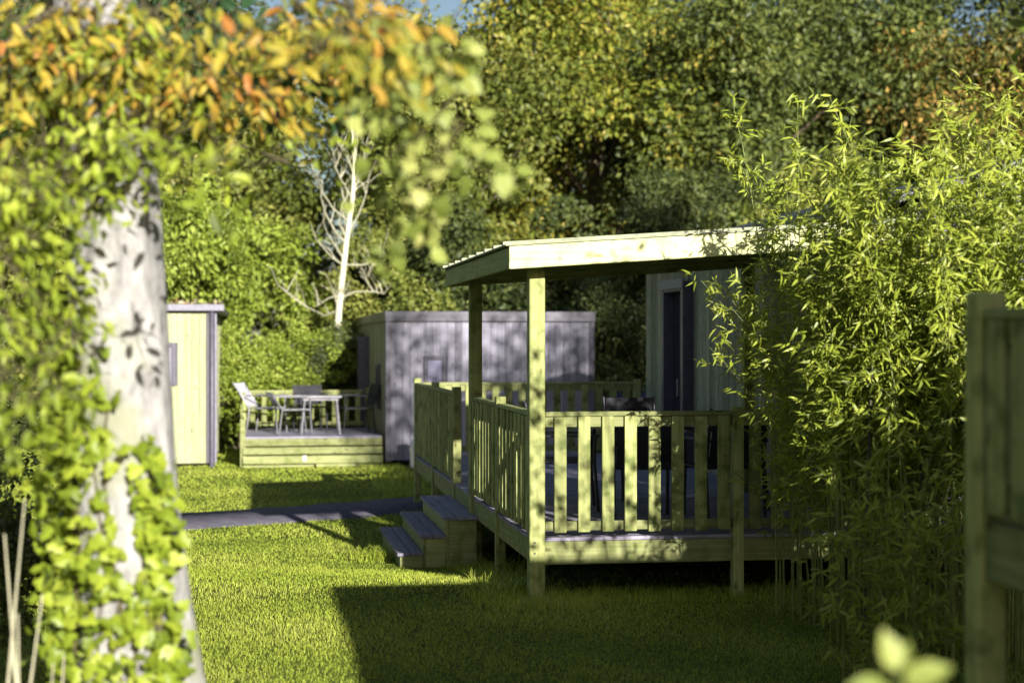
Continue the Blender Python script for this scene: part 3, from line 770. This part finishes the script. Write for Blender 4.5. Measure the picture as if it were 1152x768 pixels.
for (s, t) in ((.0, -1.75), (.0, -3.45), (2.5, .01)):
    MB().box(s - .045, s + .045, t - .045, t + .045, -.05, 2.08).build('post', M['post'], nd, .006)
nb = thing('holiday_cabin', 'unseen olive cabin on the near deck, placed to cast shade from outside the right edge', 'cabin', ND + U * .45 + D * (-1.75), TH)  # out of view, placed so its shade falls on lawn and bamboo
b = MB(); b.box(.02, 3.4, -6.5, -.02, .2, 3.0); b.build('core_wall', M['trim'], nb)
b = MB(); clad(b, (3.4, 0), (0, 0), .2, 3.0); clad(b, (0, 0), (0, -6.5), .2, 3.0); b.build('wall', M['clad_olive'], nb)
MB().box(-.15, 3.55, -6.6, .15, 3.005, 3.14).build('roof', M['trim'], nb)

# ================================================================== WOODLAND
BIG = dict(h=13.0, rx=4.2, base=.12, nclump=150, per=270, leaf=.18, clump_r=1.05)
TREES = [
 # kind, seed, x, y, scale, leaf, rot, label
 ('oak_a', 21, -15.5, 41, 1.0, 'l_green', 0.3, 'mid green tree at the far left edge behind the maple leaves'),
 ('oak_b', 22, -10.5, 43, .95, 'l_dark', 1.1, 'dark green tree rising behind the pale cabin and ivy trunk'),
 ('oak_a', 21, -9.4, 46, 1.0, 'l_green', 2.0, 'mid green tree standing behind the bare white tree'),
 ('oak_c', 23, -2.2, 43, 1.0, 'l_green', 0.2, 'dense green tree rising behind the grey cabin roof'),
 ('oak_b', 22, 2.3, 44.5, 1.12, 'l_gold', 2.7, 'tall tree turning yellow at top centre above the porch roof'),
 ('oak_a', 21, 6.4, 43, 1.05, 'l_blue', 4.1, 'deep blue green tree right of the yellow turning tree'),
 ('oak_c', 23, 12.6, 42.5, .95, 'l_orange', 3.3, 'orange leaved autumn tree at the top right corner'),
 ('oak_b', 22, 16.2, 47, 1.15, 'l_dark', 5.2, 'dark green tree at the right edge behind the orange one'),
 ('oak_c', 23, -12.5, 53, 1.15, 'l_gold', 1.9, 'yellowing tree in the back row behind the maple at top left'),
 ('oak_a', 21, -3.0, 55, .75, 'l_blue', 5.0, 'blue green tree in the back row left of the sky gap'),
 ('oak_b', 22, 2.8, 56, 1.2, 'l_dark', .6, 'dark tree in the back row right of the sky gap'),
 ('oak_c', 23, 8.6, 55, 1.22, 'l_blue', 4.4, 'tall blue green tree in the back row above the bamboo'),
 ('oak_b', 22, 11.6, 51, 1.12, 'l_blue', 2.2, 'blue green tree rising right behind the orange leaved tree'),
 ('oak_a', 21, 15.8, 56, 1.1, 'l_green', 3.0, 'green tree in the back row at the top right edge'),
]
for kind, seed, x, y, sc, lm, rt, lab in TREES:
    plant_tree(kind, 'broadleaf_tree', lab, 'tree', (x, y), lm, sc, rt, 'woodland trees behind the cabins', params=dict(BIG, seed=seed))
for kind, seed, x, y, sc, lm, rt, lab in (
 ('oak_a', 21, 8.4, 37.5, .52, 'l_green', 2.4, 'smaller green tree before the orange one, seen above the bamboo'),
 ('oak_c', 23, 12.0, 36.5, .55, 'l_green', .8, 'smaller green tree at the right edge below the orange crown'),
 ('oak_b', 22, 4.6, 38.5, .5, 'l_dark', 5.0, 'smaller tree with leaves darkened for shade behind the middle of the porch roof')):  # last tree: shade behind the porch put into its dark leaf colour
    plant_tree(kind, 'broadleaf_tree', lab, 'tree', (x, y), lm, sc, rt, 'woodland trees behind the cabins', params=dict(BIG, seed=seed))
SM = dict(h=4.2, rx=1.7, base=.02, nclump=95, per=150, leaf=.12, clump_r=.42, trunk_r=.06)
SHRUBS = [
 ('bush_a', 41, -9.3, 33.5, (1.3, 1.2, 1.35), 'l_green', .4, 'green bush behind the pale cabin at the far left'),
 ('bush_b', 42, -6.7, 32.4, (1.0, 1.0, 1.25), 'l_lime', 1.5, 'bright lime bush rising right of the pale cabin'),
 ('bush_a', 41, -6.1, 35.0, (1.2, 1.2, 1.25), 'l_lime', 3.4, 'tall lime bush left of the bare white tree'),
 ('bush_c', 43, -5.3, 31.2, (.62, .6, .62), 'l_lime', 2.2, 'low lime bush between the pale cabin and far deck railing'),
 ('bush_b', 42, -4.1, 31.8, (.7, .6, .58), 'l_lime', 4.0, 'rounded lime bush right behind the far deck railing'),
 ('bush_c', 43, -3.05, 35.6, (1.1, 1.0, 1.1), 'l_green', .9, 'green bush behind the foot of the bare white tree'),
 ('bush_a', 41, -3.2, 32.2, (.55, .5, .6), 'l_dark', 2.9, 'dark bush at the right end of the far deck railing'),
 ('bush_b', 42, -.6, 37.2, (1.2, 1.2, 1.25), 'l_dark', 5.2, 'bush with leaves darkened for shade above the left half of the grey cabin roof'),  # dark leaves stand for the shade behind the cabin
 ('bush_c', 43, 1.7, 36.8, (1.2, 1.2, 1.3), 'l_dark', 1.2, 'dark bush above the right half of the grey cabin roof'),
 ('bush_a', 41, 2.1, 29.5, (.62, .8, .8), 'l_dark', 3.9, 'dark bush between the grey cabin and the olive cabin door'),
 ('bush_b', 42, 3.6, 33.5, (1.1, 1.1, 1.25), 'l_dark', .2, 'tall dark bush behind the olive cabin corner'),
 ('bush_c', 43, 5.8, 34.5, (1.4, 1.4, 1.5), 'l_green', 5.9, 'green bush hidden behind the olive cabin roof'),
]
for kind, seed, x, y, sc, lm, rt, lab in SHRUBS:
    plant_tree(kind, 'leafy_bush', lab, 'bush', (x, y), lm, sc, rt, 'bushes along the wood edge', params=dict(SM, seed=seed))
# shade trees to the right, outside the picture
plant_tree('ash', 'broadleaf_tree', 'tall tree right of the olive cabin, outside the right edge', 'tree', (8.2, 8.0), 'l_green', (.84, .84, .84), 1.0, 'shade trees on the right', params=dict(BIG, seed=23, nclump=130, per=125))
plant_tree('oak_a', 'broadleaf_tree', 'taller tree further right behind the olive cabin, outside the right edge', 'tree', (13.5, 8.5), 'l_green', (.95, .95, 1.22), 2.0, 'shade trees on the right', params=dict(BIG, seed=21))
plant_tree('oak_b', 'broadleaf_tree', 'unseen tree added to block sky light, outside the left edge', 'tree', (-7.6, 2.6), 'l_dark', (.85, .85, .85), 2.0, params=dict(BIG, seed=22))  # added out of view to block sky light and deepen the shade
plant_tree('oak_c', 'broadleaf_tree', 'unseen tree added to block sky light, behind the camera on the left', 'tree', (-6.0, -6.5), 'l_dark', (1.0, 1.0, 1.0), 4.0, params=dict(BIG, seed=23))  # second added tree, unseen, dims the sky light from behind
plant_tree('bush_b', 'leafy_bush', 'unseen evergreen bush added to shade the lower bamboo, outside the right edge', 'bush', (4.5, 6.5), 'l_dark', (.72, .5, .72), .5, params=dict(SM, seed=42))  # added out of view to shade the lower bamboo
plant_tree('bush_c', 'leafy_bush', 'added dark bush standing in for deep shade between the bamboo and the olive cabin', 'bush', (3.35, 11.62), 'l_dark', (.55, .3, .5), .2, params=dict(SM, seed=43))  # dark filler added for the deep shade behind the bamboo
hz = thing('dapple_bush', 'unseen thin leaved bush added to dapple the front railing, outside the right edge', 'bush', (3.25, 6.5, 0))  # added out of view; sparse leaves dapple the railing and post
r = np.random.default_rng(61)
C = np.stack([r.uniform(-.95, .95, 60), r.uniform(-.55, .55, 60), r.uniform(2.2, 4.3, 60)], 1)
pp, dd, nn, tt = clump_leaves(r, C, r.uniform(.16, .3, 60), 13); leaf_obj('foliage', M['l_lime'], hz, pp, dd, nn, r.uniform(.07, .12, len(pp)), tt, T_OVATE)
hs_ = MB()
for c in C[::4]: hs_.tube([Vector((.03 * c[0], .03 * c[1], -.05)), Vector((c[0] * .35, c[1] * .3, c[2] * .55)), Vector(c)], [.022, .014, .004], 6)
hs_.build('stems', M['twig_dark'], hz)
# distant wood closing the view
r = np.random.default_rng(77)
C = np.stack([r.uniform(-34, 34, 520), r.uniform(62, 70, 520), 1 + 12.5 * r.random(520) ** .8], 1)
C = C[~((C[:, 0] > -9.0) & (C[:, 0] < -6.2) & (C[:, 2] > 5.5))]
C[:, 2] += 1.2 * np.sin(C[:, 0] * .35)
pp, dd, nn, tt = clump_leaves(r, C, r.uniform(1.1, 2.2, len(C)), 110, cvar=.2)
fw = leaf_obj('far_woodland', M['l_dark'], None, pp, dd, nn, r.uniform(.3, .55, len(pp)), tt, T_SIMPLE)
tag(fw, 'far dark wood closing the view behind all the trees', 'woodland', kind='stuff')

# ---- bare white tree
bt = thing('bare_tree', 'slender bare white tree with leafless branches behind the far deck', 'tree', (P(378, 390, 33).x, 33, gz(-3.6, 33)))
def BP(px, py, y=33.0): 
    p = P(px, py, y); o = Vector(bt.location); return p - o
tm = MB(); tm.tube([BP(376, 470), BP(378, 390), BP(383, 330), BP(390, 270), BP(397, 220), BP(399, 180), BP(396, 140), BP(393, 118)], [.085, .075, .066, .056, .042, .03, .018, .008], 9)
tm.build('trunk', M['birch'], bt)
BR = [
 [(397, 225), (385, 205), (377, 188), (374, 165)], [(399, 215), (404, 200), (408, 185)], [(398, 195), (390, 175), (380, 160), (377, 146)],
 [(399, 185), (401, 160), (402, 140)], [(390, 268), (381, 250), (384, 235)], [(386, 290), (376, 275), (368, 262), (363, 248)],
 [(393, 250), (375, 235), (362, 215), (350, 203)], [(392, 262), (404, 240), (412, 218), (416, 190)], [(395, 240), (386, 222), (383, 200), (386, 178)],
 [(391, 275), (378, 262), (366, 240), (361, 222), (362, 200)], [(398, 205), (408, 186), (411, 165), (416, 150)], [(388, 300), (372, 288), (356, 270), (349, 250)], [(388, 298), (410, 298), (425, 290), (432, 278)], [(383, 335), (400, 328), (420, 328), (432, 330), (440, 320)],
 [(382, 332), (370, 335), (355, 345)], [(379, 350), (365, 355), (345, 345), (325, 328)], [(345, 345), (330, 335), (312, 320), (305, 300)],
 [(380, 345), (374, 325), (370, 315)], [(420, 328), (412, 315), (405, 310)], [(425, 290), (418, 300), (412, 312)], [(362, 215), (356, 200), (352, 190)], [(377, 188), (383, 176), (384, 165)]]
rr = np.random.default_rng(9)
for br in BR:
    dy = rr.uniform(-.6, .6); m = MB(); k = len(br)
    pts = [BP(a, b_, 33 + dy * i / (k - 1)) for i, (a, b_) in enumerate(br)]
    m.tube(pts, [.026 * (1 - .8 * i / (k - 1)) for i in range(k)], 6)
    for q in range(5):
        i0 = rr.integers(1, k); a0 = pts[i0 - 1].lerp(pts[i0], rr.random()); e0 = a0 + Vector((rr.uniform(-.35, .35), rr.uniform(-.2, .2), rr.uniform(.1, .5)))
        m.tube([a0, a0.lerp(e0, .5) + Vector((.03, 0, .04)), e0], [.009, .007, .004], 4); m.build('branch', M['birch'], bt)
    
# ---- lilac flowers beyond the far railing
fp = P(700, 450, 23.2)
fl = thing('flowering_shrub', 'small lilac blue flowering shrub just beyond the far deck railing', 'flowers', (fp.x, 23.2, gz(fp.x, 23.2)))
r = np.random.default_rng(4)
C = np.array([(r.uniform(-.35, .35), r.uniform(-.25, .25), r.uniform(.9, 1.28)) for _ in range(9)])
pp, dd, nn, tt = clump_leaves(r, C, np.full(9, .11), 70); leaf_obj('flower_heads', M['l_flower'], fl, pp, dd, nn, .045, tt, T_OVATE)
C = np.array([(r.uniform(-.4, .4), r.uniform(-.3, .3), r.uniform(.2, 1.0)) for _ in range(16)])
pp, dd, nn, tt = clump_leaves(r, C, np.full(16, .2), 50); leaf_obj('foliage', M['l_dark'], fl, pp, dd, nn, .1, tt, T_OVATE)

# ================================================================== BAMBOO
def bamboo(label, x, y, spread, n, hmin, hmax, seed, lean=(0, 0), leaf=.115, arch=.5, sprigs=24, low=.12, mat='l_bamboo'):
    r = np.random.default_rng(seed)
    t = thing('bamboo', label, 'bamboo', (x, y, gz(x, y)), 0, 'bamboo hedge in front of the porch')
    cm = MB(); pos, dr, nm, sz, tn_ = [], [], [], [], []
    for i in range(n):
        a = r.uniform(0, 2 * math.pi); q = math.sqrt(r.random()) * spread
        b0 = np.array([q * math.cos(a), q * math.sin(a) * .7, -.05]); h = r.uniform(hmin, hmax)
        out = np.array([math.cos(a), math.sin(a), 0]) * r.uniform(.1, arch) + np.array([lean[0], lean[1], 0]) * r.uniform(.4, 1.2)
        k = 12; pts = []
        for j in range(k):
            f = j / (k - 1); pts.append(b0 + np.array([0, 0, h * f * (1 - .10 * f * f)]) + out * (f ** 2.4) * h * .35)
        pts = np.array(pts); cr = r.uniform(.006, .011)
        cm.tube([Vector(p) for p in pts], [cr * (1 - .82 * j / (k - 1)) for j in range(k)], 5, cap=False)
        for s in range(sprigs):
            f = low + (1 - low) * ((s + r.random()) / sprigs); q = f * (k - 1); j = min(k - 2, int(q)); p0 = pts[j] + (pts[j + 1] - pts[j]) * (q - j)
            az_ = r.uniform(0, 2 * math.pi); L = r.uniform(.10, .38) * (1.15 - .6 * f)
            dirn = np.array([math.cos(az_), math.sin(az_), r.uniform(.15, .9)]); dirn /= np.linalg.norm(dirn)
            p1 = p0 + dirn * L
            if s % 2 == 0: cm.tube([Vector(p0), Vector(p0 + dirn * L * .5), Vector(p1 + np.array([0, 0, -.02]))], [.0028, .0022, .0012], 3, cap=False)
            nl = r.integers(6, 12); ff = r.uniform(.2, 1.05, nl)
            pp = p0 + dirn * L * ff[:, None] + .012 * r.normal(size=(nl, 3))
            d = unit(dirn * .55 + np.array([0, 0, -.45]) + .75 * r.normal(size=(nl, 3)))
            pos.append(pp); dr.append(d); nm.append(unit(np.array([0.25, -.8, .45]) + .38 * r.normal(size=(nl, 3))))
            sz.append(leaf * r.uniform(.55, 1.25, nl)); tn_.append(np.full(nl, .36 + .18 * r.normal()) + .12 * r.normal(size=nl))
    cm.build('culms', M['culm'], t)
    leaf_obj('leaves', M[mat], t, np.concatenate(pos), np.concatenate(dr), np.concatenate(nm), np.concatenate(sz), np.concatenate(tn_), T_BAMBOO, width=1.0)
    return t
bamboo('tall feathery bamboo clump standing close to the front deck railing', 2.02, 11.3, .2, 13, 2.5, 4.35, 101, (-.05, 0), arch=.3, sprigs=26, low=.22, leaf=.085)
bamboo('thin bamboo sprays leaning left over the front deck railing', 2.15, 10.9, .15, 9, 2.0, 2.8, 102, (-.95, .1), arch=.2, sprigs=26, low=.3, leaf=.085)
bamboo('dense bamboo clump in the middle of the hedge below the porch roof end', 2.34, 10.3, .3, 60, 1.95, 3.65, 103, (.1, 0), arch=.4, sprigs=34, low=.42, leaf=.095)
bamboo('bushy bamboo clump behind the near deck post at the right of the hedge', 2.85, 9.9, .45, 58, 2.3, 4.0, 104, (.08, 0), sprigs=32, low=.42, leaf=.095)
bamboo('tall bamboo clump with bright tops at the far right of the hedge', 3.45, 10.9, .45, 40, 2.9, 4.3, 105, (.2, 0), sprigs=30, low=.36, leaf=.095)
bamboo('low dark bamboo clump in the shade at the front of the hedge', 2.15, 9.0, .34, 15, .9, 1.8, 106, (.1, 0), arch=.35, sprigs=15, low=.15, leaf=.095)
dk_c = thing('bamboo_canes', 'two dark old bamboo canes rising out of the middle of the hedge', 'canes', (2.35, 10.0, 0))
for (dx, tx, h) in ((-.15, .12, 2.9), (.1, .55, 3.2)):
    MB().tube([(dx, 0, -.05), (dx + tx * .3, 0, h * .5), (dx + tx, .05, h)], [.013, .011, .004], 6).build('cane', M['culm_dark'], dk_c)

# ================================================================== FOREGROUND MAPLE
TY = 6.0
tr = thing('maple_tree', 'big pale trunked maple with ivy on its stem and orange leaves at the top left', 'tree', (P(152, 900, TY).x, TY, 0))
o = Vector(tr.location)
def TP(px, py, y=TY): return P(px, py, y) - o
prof = [(172, 985, 104), (165, 930, 92), (160, 860, 80), (157, 768, 70), (150, 680, 63), (144, 590, 58), (139, 500, 55), (135, 400, 53), (131, 300, 52), (127, 220, 52), (118, 120, 47), (106, 0, 42), (95, -130, 36), (90, -300, 28)]
tk = MB(); n = 28; k = len(prof)
vs = []
for i, (px, py, hw) in enumerate(prof):
    c = TP(px, py); rad = hw * TY / F
    for j in range(n):
        a = 2 * math.pi * j / n
        q = rad * (1 + .045 * math.sin(3 * a + i * .35) + .03 * math.sin(7 * a + i * .8) + .02 * math.sin(11 * a - i))
        if i < 4: q *= 1 + .12 * (4 - i) / 4 * math.sin(5 * a + .5)
        vs.append((c.x + q * math.cos(a), c.y + q * math.sin(a), c.z))
tk.add(vs, [(i * n + (j + 1) % n, i * n + j, (i + 1) * n + j, (i + 1) * n + (j + 1) % n) for i in range(k - 1) for j in range(n)], True)
tro = tk.build('trunk', M['bark'], tr)
for p in tro.data.polygons: pass
limbs = MB()
LIMB = [
 [TP(110, 40), TP(170, -30, 6.0), TP(300, -20, 5.9), TP(420, 15, 5.6), TP(460, 90, 5.2)],
 [TP(108, 20), TP(60, 10, 5.9), TP(-10, 60, 5.7), TP(-60, 120, 5.6)],
 [TP(118, 130), TP(60, 165, 6.1), TP(20, 230, 6.0), TP(25, 330, 5.8)],
 [TP(120, 130), TP(180, 140, 6.2), TP(260, 160, 6.3), TP(330, 185, 6.3)],
 [TP(100, -60), TP(220, -90, 6.2), TP(380, -60, 6.6), TP(520, -30, 6.8)],
 [TP(98, -80), TP(150, -200, 6.6), TP(280, -330, 6.8)], [TP(95, -130), TP(0, -260, 6.0), TP(-120, -350, 5.6)],
]
for q, lb in enumerate(LIMB):
    rr_ = .011 if q < 4 else .04
    limbs.tube(lb, [rr_ * (1 - .85 * i / (len(lb) - 1)) + .003 for i in range(len(lb))], 7)
limbs.build('limbs', M['bark_dark'], tr)
r = np.random.default_rng(31)
tw = MB()
def spray(regions, mat, name='foliage', size=(.085, .135), tint0=.45, tm=None, width=1.0):
    pos, dr, nm, tn_ = [], [], [], []
    for (px, py, y, rx, ry, ryd, cnt) in regions:
        c = np.array(TP(px, py, y)); sc = y / F
        nsub = max(1, cnt // 9)
        for s in range(nsub):
            d = unit(r.normal(size=(1, 3)))[0] * (r.random() ** .4)
            sc_ = c + d * np.array([rx * sc, ryd, ry * sc])
            kk = r.integers(6, 12); az_ = r.uniform(0, 6.28)
            ax = np.array([math.cos(az_), .4 * math.sin(az_), -.35 + .3 * r.normal()]); ax /= np.linalg.norm(ax)
            L = r.uniform(.14, .34); f = r.uniform(0, 1, kk)
            p = sc_ + ax * (L * f)[:, None] + .035 * r.normal(size=(kk, 3))
            pos.append(p); dr.append(unit(ax * .5 + np.array([0, -.15, -.55]) + .5 * r.normal(size=(kk, 3))))
            nm.append(unit(np.array([.15, -.6, .6]) + .5 * r.normal(size=(kk, 3)))); tn_.append(np.full(kk, tint0 + .17 * r.normal()) + .13 * r.normal(size=kk))
            tw.tube([Vector(sc_ - ax * .12 + np.array([0, .02, .06])), Vector(sc_), Vector(sc_ + ax * L)], [.0028, .0022, .001], 4, cap=False)
    p = np.concatenate(pos)
    leaf_obj(name, M[mat], tr, p, np.concatenate(dr), np.concatenate(nm), r.uniform(*size, len(p)), np.concatenate(tn_), tm or T_MAPLE, width=width)
#  (px, py, depth, half-width px, half-height px, half-depth m, leaves)
spray([(60, 55, 5.9, 110, 62, .4, 420), (200, 60, 5.9, 105, 48, .4, 380), (340, 40, 5.9, 90, 42, .4, 210), (150, 100, 5.8, 190, 14, .3, 230), (410, 35, 5.8, 50, 40, .3, 110), (250, 115, 5.8, 100, 10, .3, 70), (105, 15, 5.66, 60, 35, .05, 130), (375, 45, 4.5, 65, 45, .2, 90), (400, 25, 4.4, 50, 35, .2, 50)], 'l_maple_o', 'autumn_foliage', (.05, .09), tint0=.46, tm=T_OVATE, width=.72)
spray([(120, 40, 6.5, 170, 60, .4, 480), (330, 55, 6.4, 100, 50, .4, 420), (250, -70, 6.6, 320, 50, .9, 460), (40, -80, 6.2, 120, 60, .8, 240), (60, 130, 6.7, 90, 30, .3, 160)], 'l_maple_d', 'green_foliage', (.06, .10), tm=T_OVATE, width=.9)
spray([(458, 50, 5.1, 42, 52, .25, 150), (482, 150, 4.8, 18, 60, .18, 66), (486, 220, 4.9, 14, 38, .12, 40), (470, 245, 4.9, 10, 18, .1, 12)], 'l_maple_p', 'lobed_foliage', (.045, .078), tint0=.45)
spray([(255, 188, 4.5, 75, 10, .15, 34), (135, 205, 5.72, 55, 9, .04, 46), (120, 150, 5.72, 90, 42, .05, 330), (110, 60, 5.72, 60, 50, .05, 160), (260, 150, 6.3, 110, 26, .3, 180),
       (28, 215, 5.6, 55, 45, .3, 330), (22, 320, 5.6, 44, 80, .3, 380), (50, 180, 5.9, 70, 36, .25, 220), (40, 425, 5.0, 42, 34, .2, 130), (12, 470, 4.8, 28, 25, .15, 40)], 'l_maple', 'lime_foliage', (.04, .075), tint0=.38, tm=T_OVATE, width=.8)

tag(tw.build('twigs', M['twig_dark'], tr), kind='stuff')
# ---- ivy climbing the trunk
iv = thing('ivy', 'bright lime ivy climbing the lower half of the pale maple trunk', 'ivy', (tr.location.x, TY, 0))
pos, dr, nm, tn_ = [], [], [], []
def trunk_at(z):
    best = None
    zs = [TP(px, py).z for px, py, hw in prof]
    for i in range(len(prof) - 1):
        if zs[i] <= z <= zs[i + 1]:
            f = (z - zs[i]) / (zs[i + 1] - zs[i]); a, b_ = prof[i], prof[i + 1]
            px, py, hw = [a[q] + (b_[q] - a[q]) * f for q in range(3)]
            return TP(px, py), hw * TY / F
    return TP(*prof[-1][:2]), .1
r = np.random.default_rng(55)
stm = MB()
for i in range(18):
    a = r.uniform(math.pi * .88, math.pi * 1.74); z = 0.0; pts = []
    top = r.uniform(1.3, 2.05) if a < math.pi * 1.5 else r.uniform(.9, 1.75)
    while z < top:
        c, rad = trunk_at(z); a += r.normal() * .09 - .004
        pts.append(Vector((c.x + (rad + .012) * math.cos(a), c.y + (rad + .012) * math.sin(a), c.z))); z += .08
    stm.tube(pts, [.009 * (1 - .7 * j / len(pts)) for j in range(len(pts))], 5, cap=False)
    for p in pts:
        nl = r.integers(2, 6)
        outv = np.array([p.x - trunk_at(p.z)[0].x, p.y - trunk_at(p.z)[0].y, 0]); outv /= np.linalg.norm(outv)
        for q in range(nl):
            pp = np.array(p) + outv * r.uniform(.01, .07) + .035 * r.normal(size=3)
            pos.append(pp); nm.append(outv + np.array([0, -.1, .4]) + .45 * r.normal(size=3)); dr.append(np.array([0, 0, -.8]) + .6 * r.normal(size=3) + outv * .3); tn_.append(.42 + .2 * r.normal())
# bushy ivy on the left side of the trunk
for i in range(480):
    z = r.uniform(.75, 1.98); c, rad = trunk_at(z); a = math.pi * (1 + r.normal() * .17)
    q = rad + abs(r.normal()) * .07
    pos.append(np.array([c.x + q * math.cos(a), c.y + q * math.sin(a), z])); outv = np.array([math.cos(a), math.sin(a), 0])
    nm.append(outv * .5 + np.array([.2, -.5, .4]) + .45 * r.normal(size=3)); dr.append(np.array([0, 0, -.8]) + .6 * r.normal(size=3)); tn_.append(.45 + .2 * r.normal())
stm.build('stems', M['twig_dark'], iv)
pos = np.array(pos); leaf_obj('leaves', M['l_ivy'], iv, pos, np.array(dr), unit(np.array(nm)), r.uniform(.035, .072, len(pos)), np.array(tn_), T_IVY)

# ---- dark shrub and dry stems at the lower left
ds = plant_tree('bush_b', 'leafy_bush', 'dark bush in the shade left of the ivy trunk', 'bush', (-3.1, 8.6), 'l_dark', (.42, .35, .34), .7, params=dict(SM, seed=42))
ds2 = plant_tree('bush_c', 'leafy_bush', 'dark bush behind the trunk by the path at the left edge', 'bush', (-5.3, 14.2), 'l_dark', (.7, .6, .5), 2.7, params=dict(SM, seed=43))
ds3 = plant_tree('bush_a', 'leafy_bush', 'dark bush before the pale cabin at the left edge', 'bush', (-7.9, 21.5), 'l_dark', (.8, .7, .6), 2.7, params=dict(SM, seed=41))
dt = thing('dry_stems', 'pale dry plant stems standing left of the trunk at the bottom edge', 'dry stems', (-1.75, 5.6, 0))
r = np.random.default_rng(8)
for (x0, px, py) in ((-.05, 48, 668), (-.02, 20, 690), (.0, 5, 600), (.1, 72, 735), (-.1, 28, 560), (.05, 60, 745), (.02, 12, 720)):
    e = P(px, py, 5.6) - Vector(dt.location)
    MB().tube([(x0, r.uniform(-.05, .05), 0), (x0 * .6 + e.x * .4 + .03, 0, e.z * .55), e], [.007, .006, .003], 5).build('stem', M['twig'], dt)

# ---- grass tuft and weeds near the steps and posts
def tuft(label, x, y, n, h, seed, mat='grass', wd=.006):
    r = np.random.default_rng(seed); mb = []
    pos = np.stack([r.normal(size=n) * .13, r.normal(size=n) * .1, np.full(n, -.01)], 1)
    a = r.uniform(0, 6.28, n); d = np.stack([np.cos(a) * .75, np.sin(a) * .75, np.ones(n)], 1)
    T = (np.array([(0, .5, 0), (0, -.5, 0), (.5, -.4, -.04), (.5, .4, -.04), (.85, .25, -.2), (.85, -.25, -.2), (1, 0, -.34)]), [(0, 1, 2, 3), (3, 2, 5, 4), (4, 5, 6)])
    me = leaf_mesh('grass_tuft', pos, d, np.stack([-np.cos(a), -np.sin(a), np.full(n, .8)], 1), h * r.uniform(.5, 1.15, n), r.normal(size=n) * .2 + .45, T, width=wd / h)
    me.materials.append(M[mat]); o_ = bpy.data.objects.new('grass_tuft', me); COL.objects.link(o_); o_.location = (x, y, gz(x, y))
    return tag(o_, label, 'grass tuft', 'grass tufts by the deck')
tuft('long grass tuft spilling beside the lowest deck step', -1.32, 15.4, 200, .22, 1, wd=.009)
tuft('long grass tuft in the shade under the front deck post', -.05, 12.2, 130, .22, 2, wd=.009)
tuft('wispy grass tuft under the deck by the middle side post', .05, 13.4, 90, .34, 3, wd=.008)
tuft('long grass tuft at the foot of the pale cabin', -5.9, 26.4, 160, .3, 5, wd=.018)

# ---- out-of-focus shoot close to the lens
sp = P(1008, 748, 2.6)
sh = thing('plant_shoot', 'blurred pale green leafy shoot close to the lens at bottom right', 'plant', (sp.x, 2.6, 0))
MB().tube([(.05, .02, 0), (.02, .0, .8), (0, 0, sp.z - .02)], [.006, .005, .003], 6).build('stem', M['stem'], sh)
r = np.random.default_rng(2)
pos, dr, nm, tn_, sz = [], [], [], [], []
for (ox, oz, dx, dy, dz, s, nx_, nz_, tt_) in ((-.01, -.01, -.95, -.2, .15, .075, .1, .6, .3), (.012, .0, .95, -.1, .4, .085, -.5, .5, .5), (0, .02, -.25, .1, .95, .072, .2, .1, .62),
                                        (.004, .02, .35, .2, .9, .055, -.6, .2, .5), (.0, -.03, .5, -.6, -.4, .06, 0, .8, .2), (-.01, -.03, -.6, -.5, -.3, .05, 0, .8, .25)):
    pos.append((ox, 0, sp.z - .03 + oz)); dr.append((dx, dy, dz)); nm.append((nx_, -.7, nz_)); tn_.append(tt_); sz.append(s)
for z in np.arange(.3, sp.z - .15, .12):
    for s in (-1, 1):
        pos.append((.02, 0, z)); dr.append((s * .8, r.normal() * .5, .2)); nm.append((0, -.5, .8)); tn_.append(.4); sz.append(.08)
leaf_obj('leaves', M['l_maple_p'], sh, np.array(pos), np.array(dr), unit(np.array(nm)), np.array(sz), np.array(tn_), T_OVATE, width=1.2)
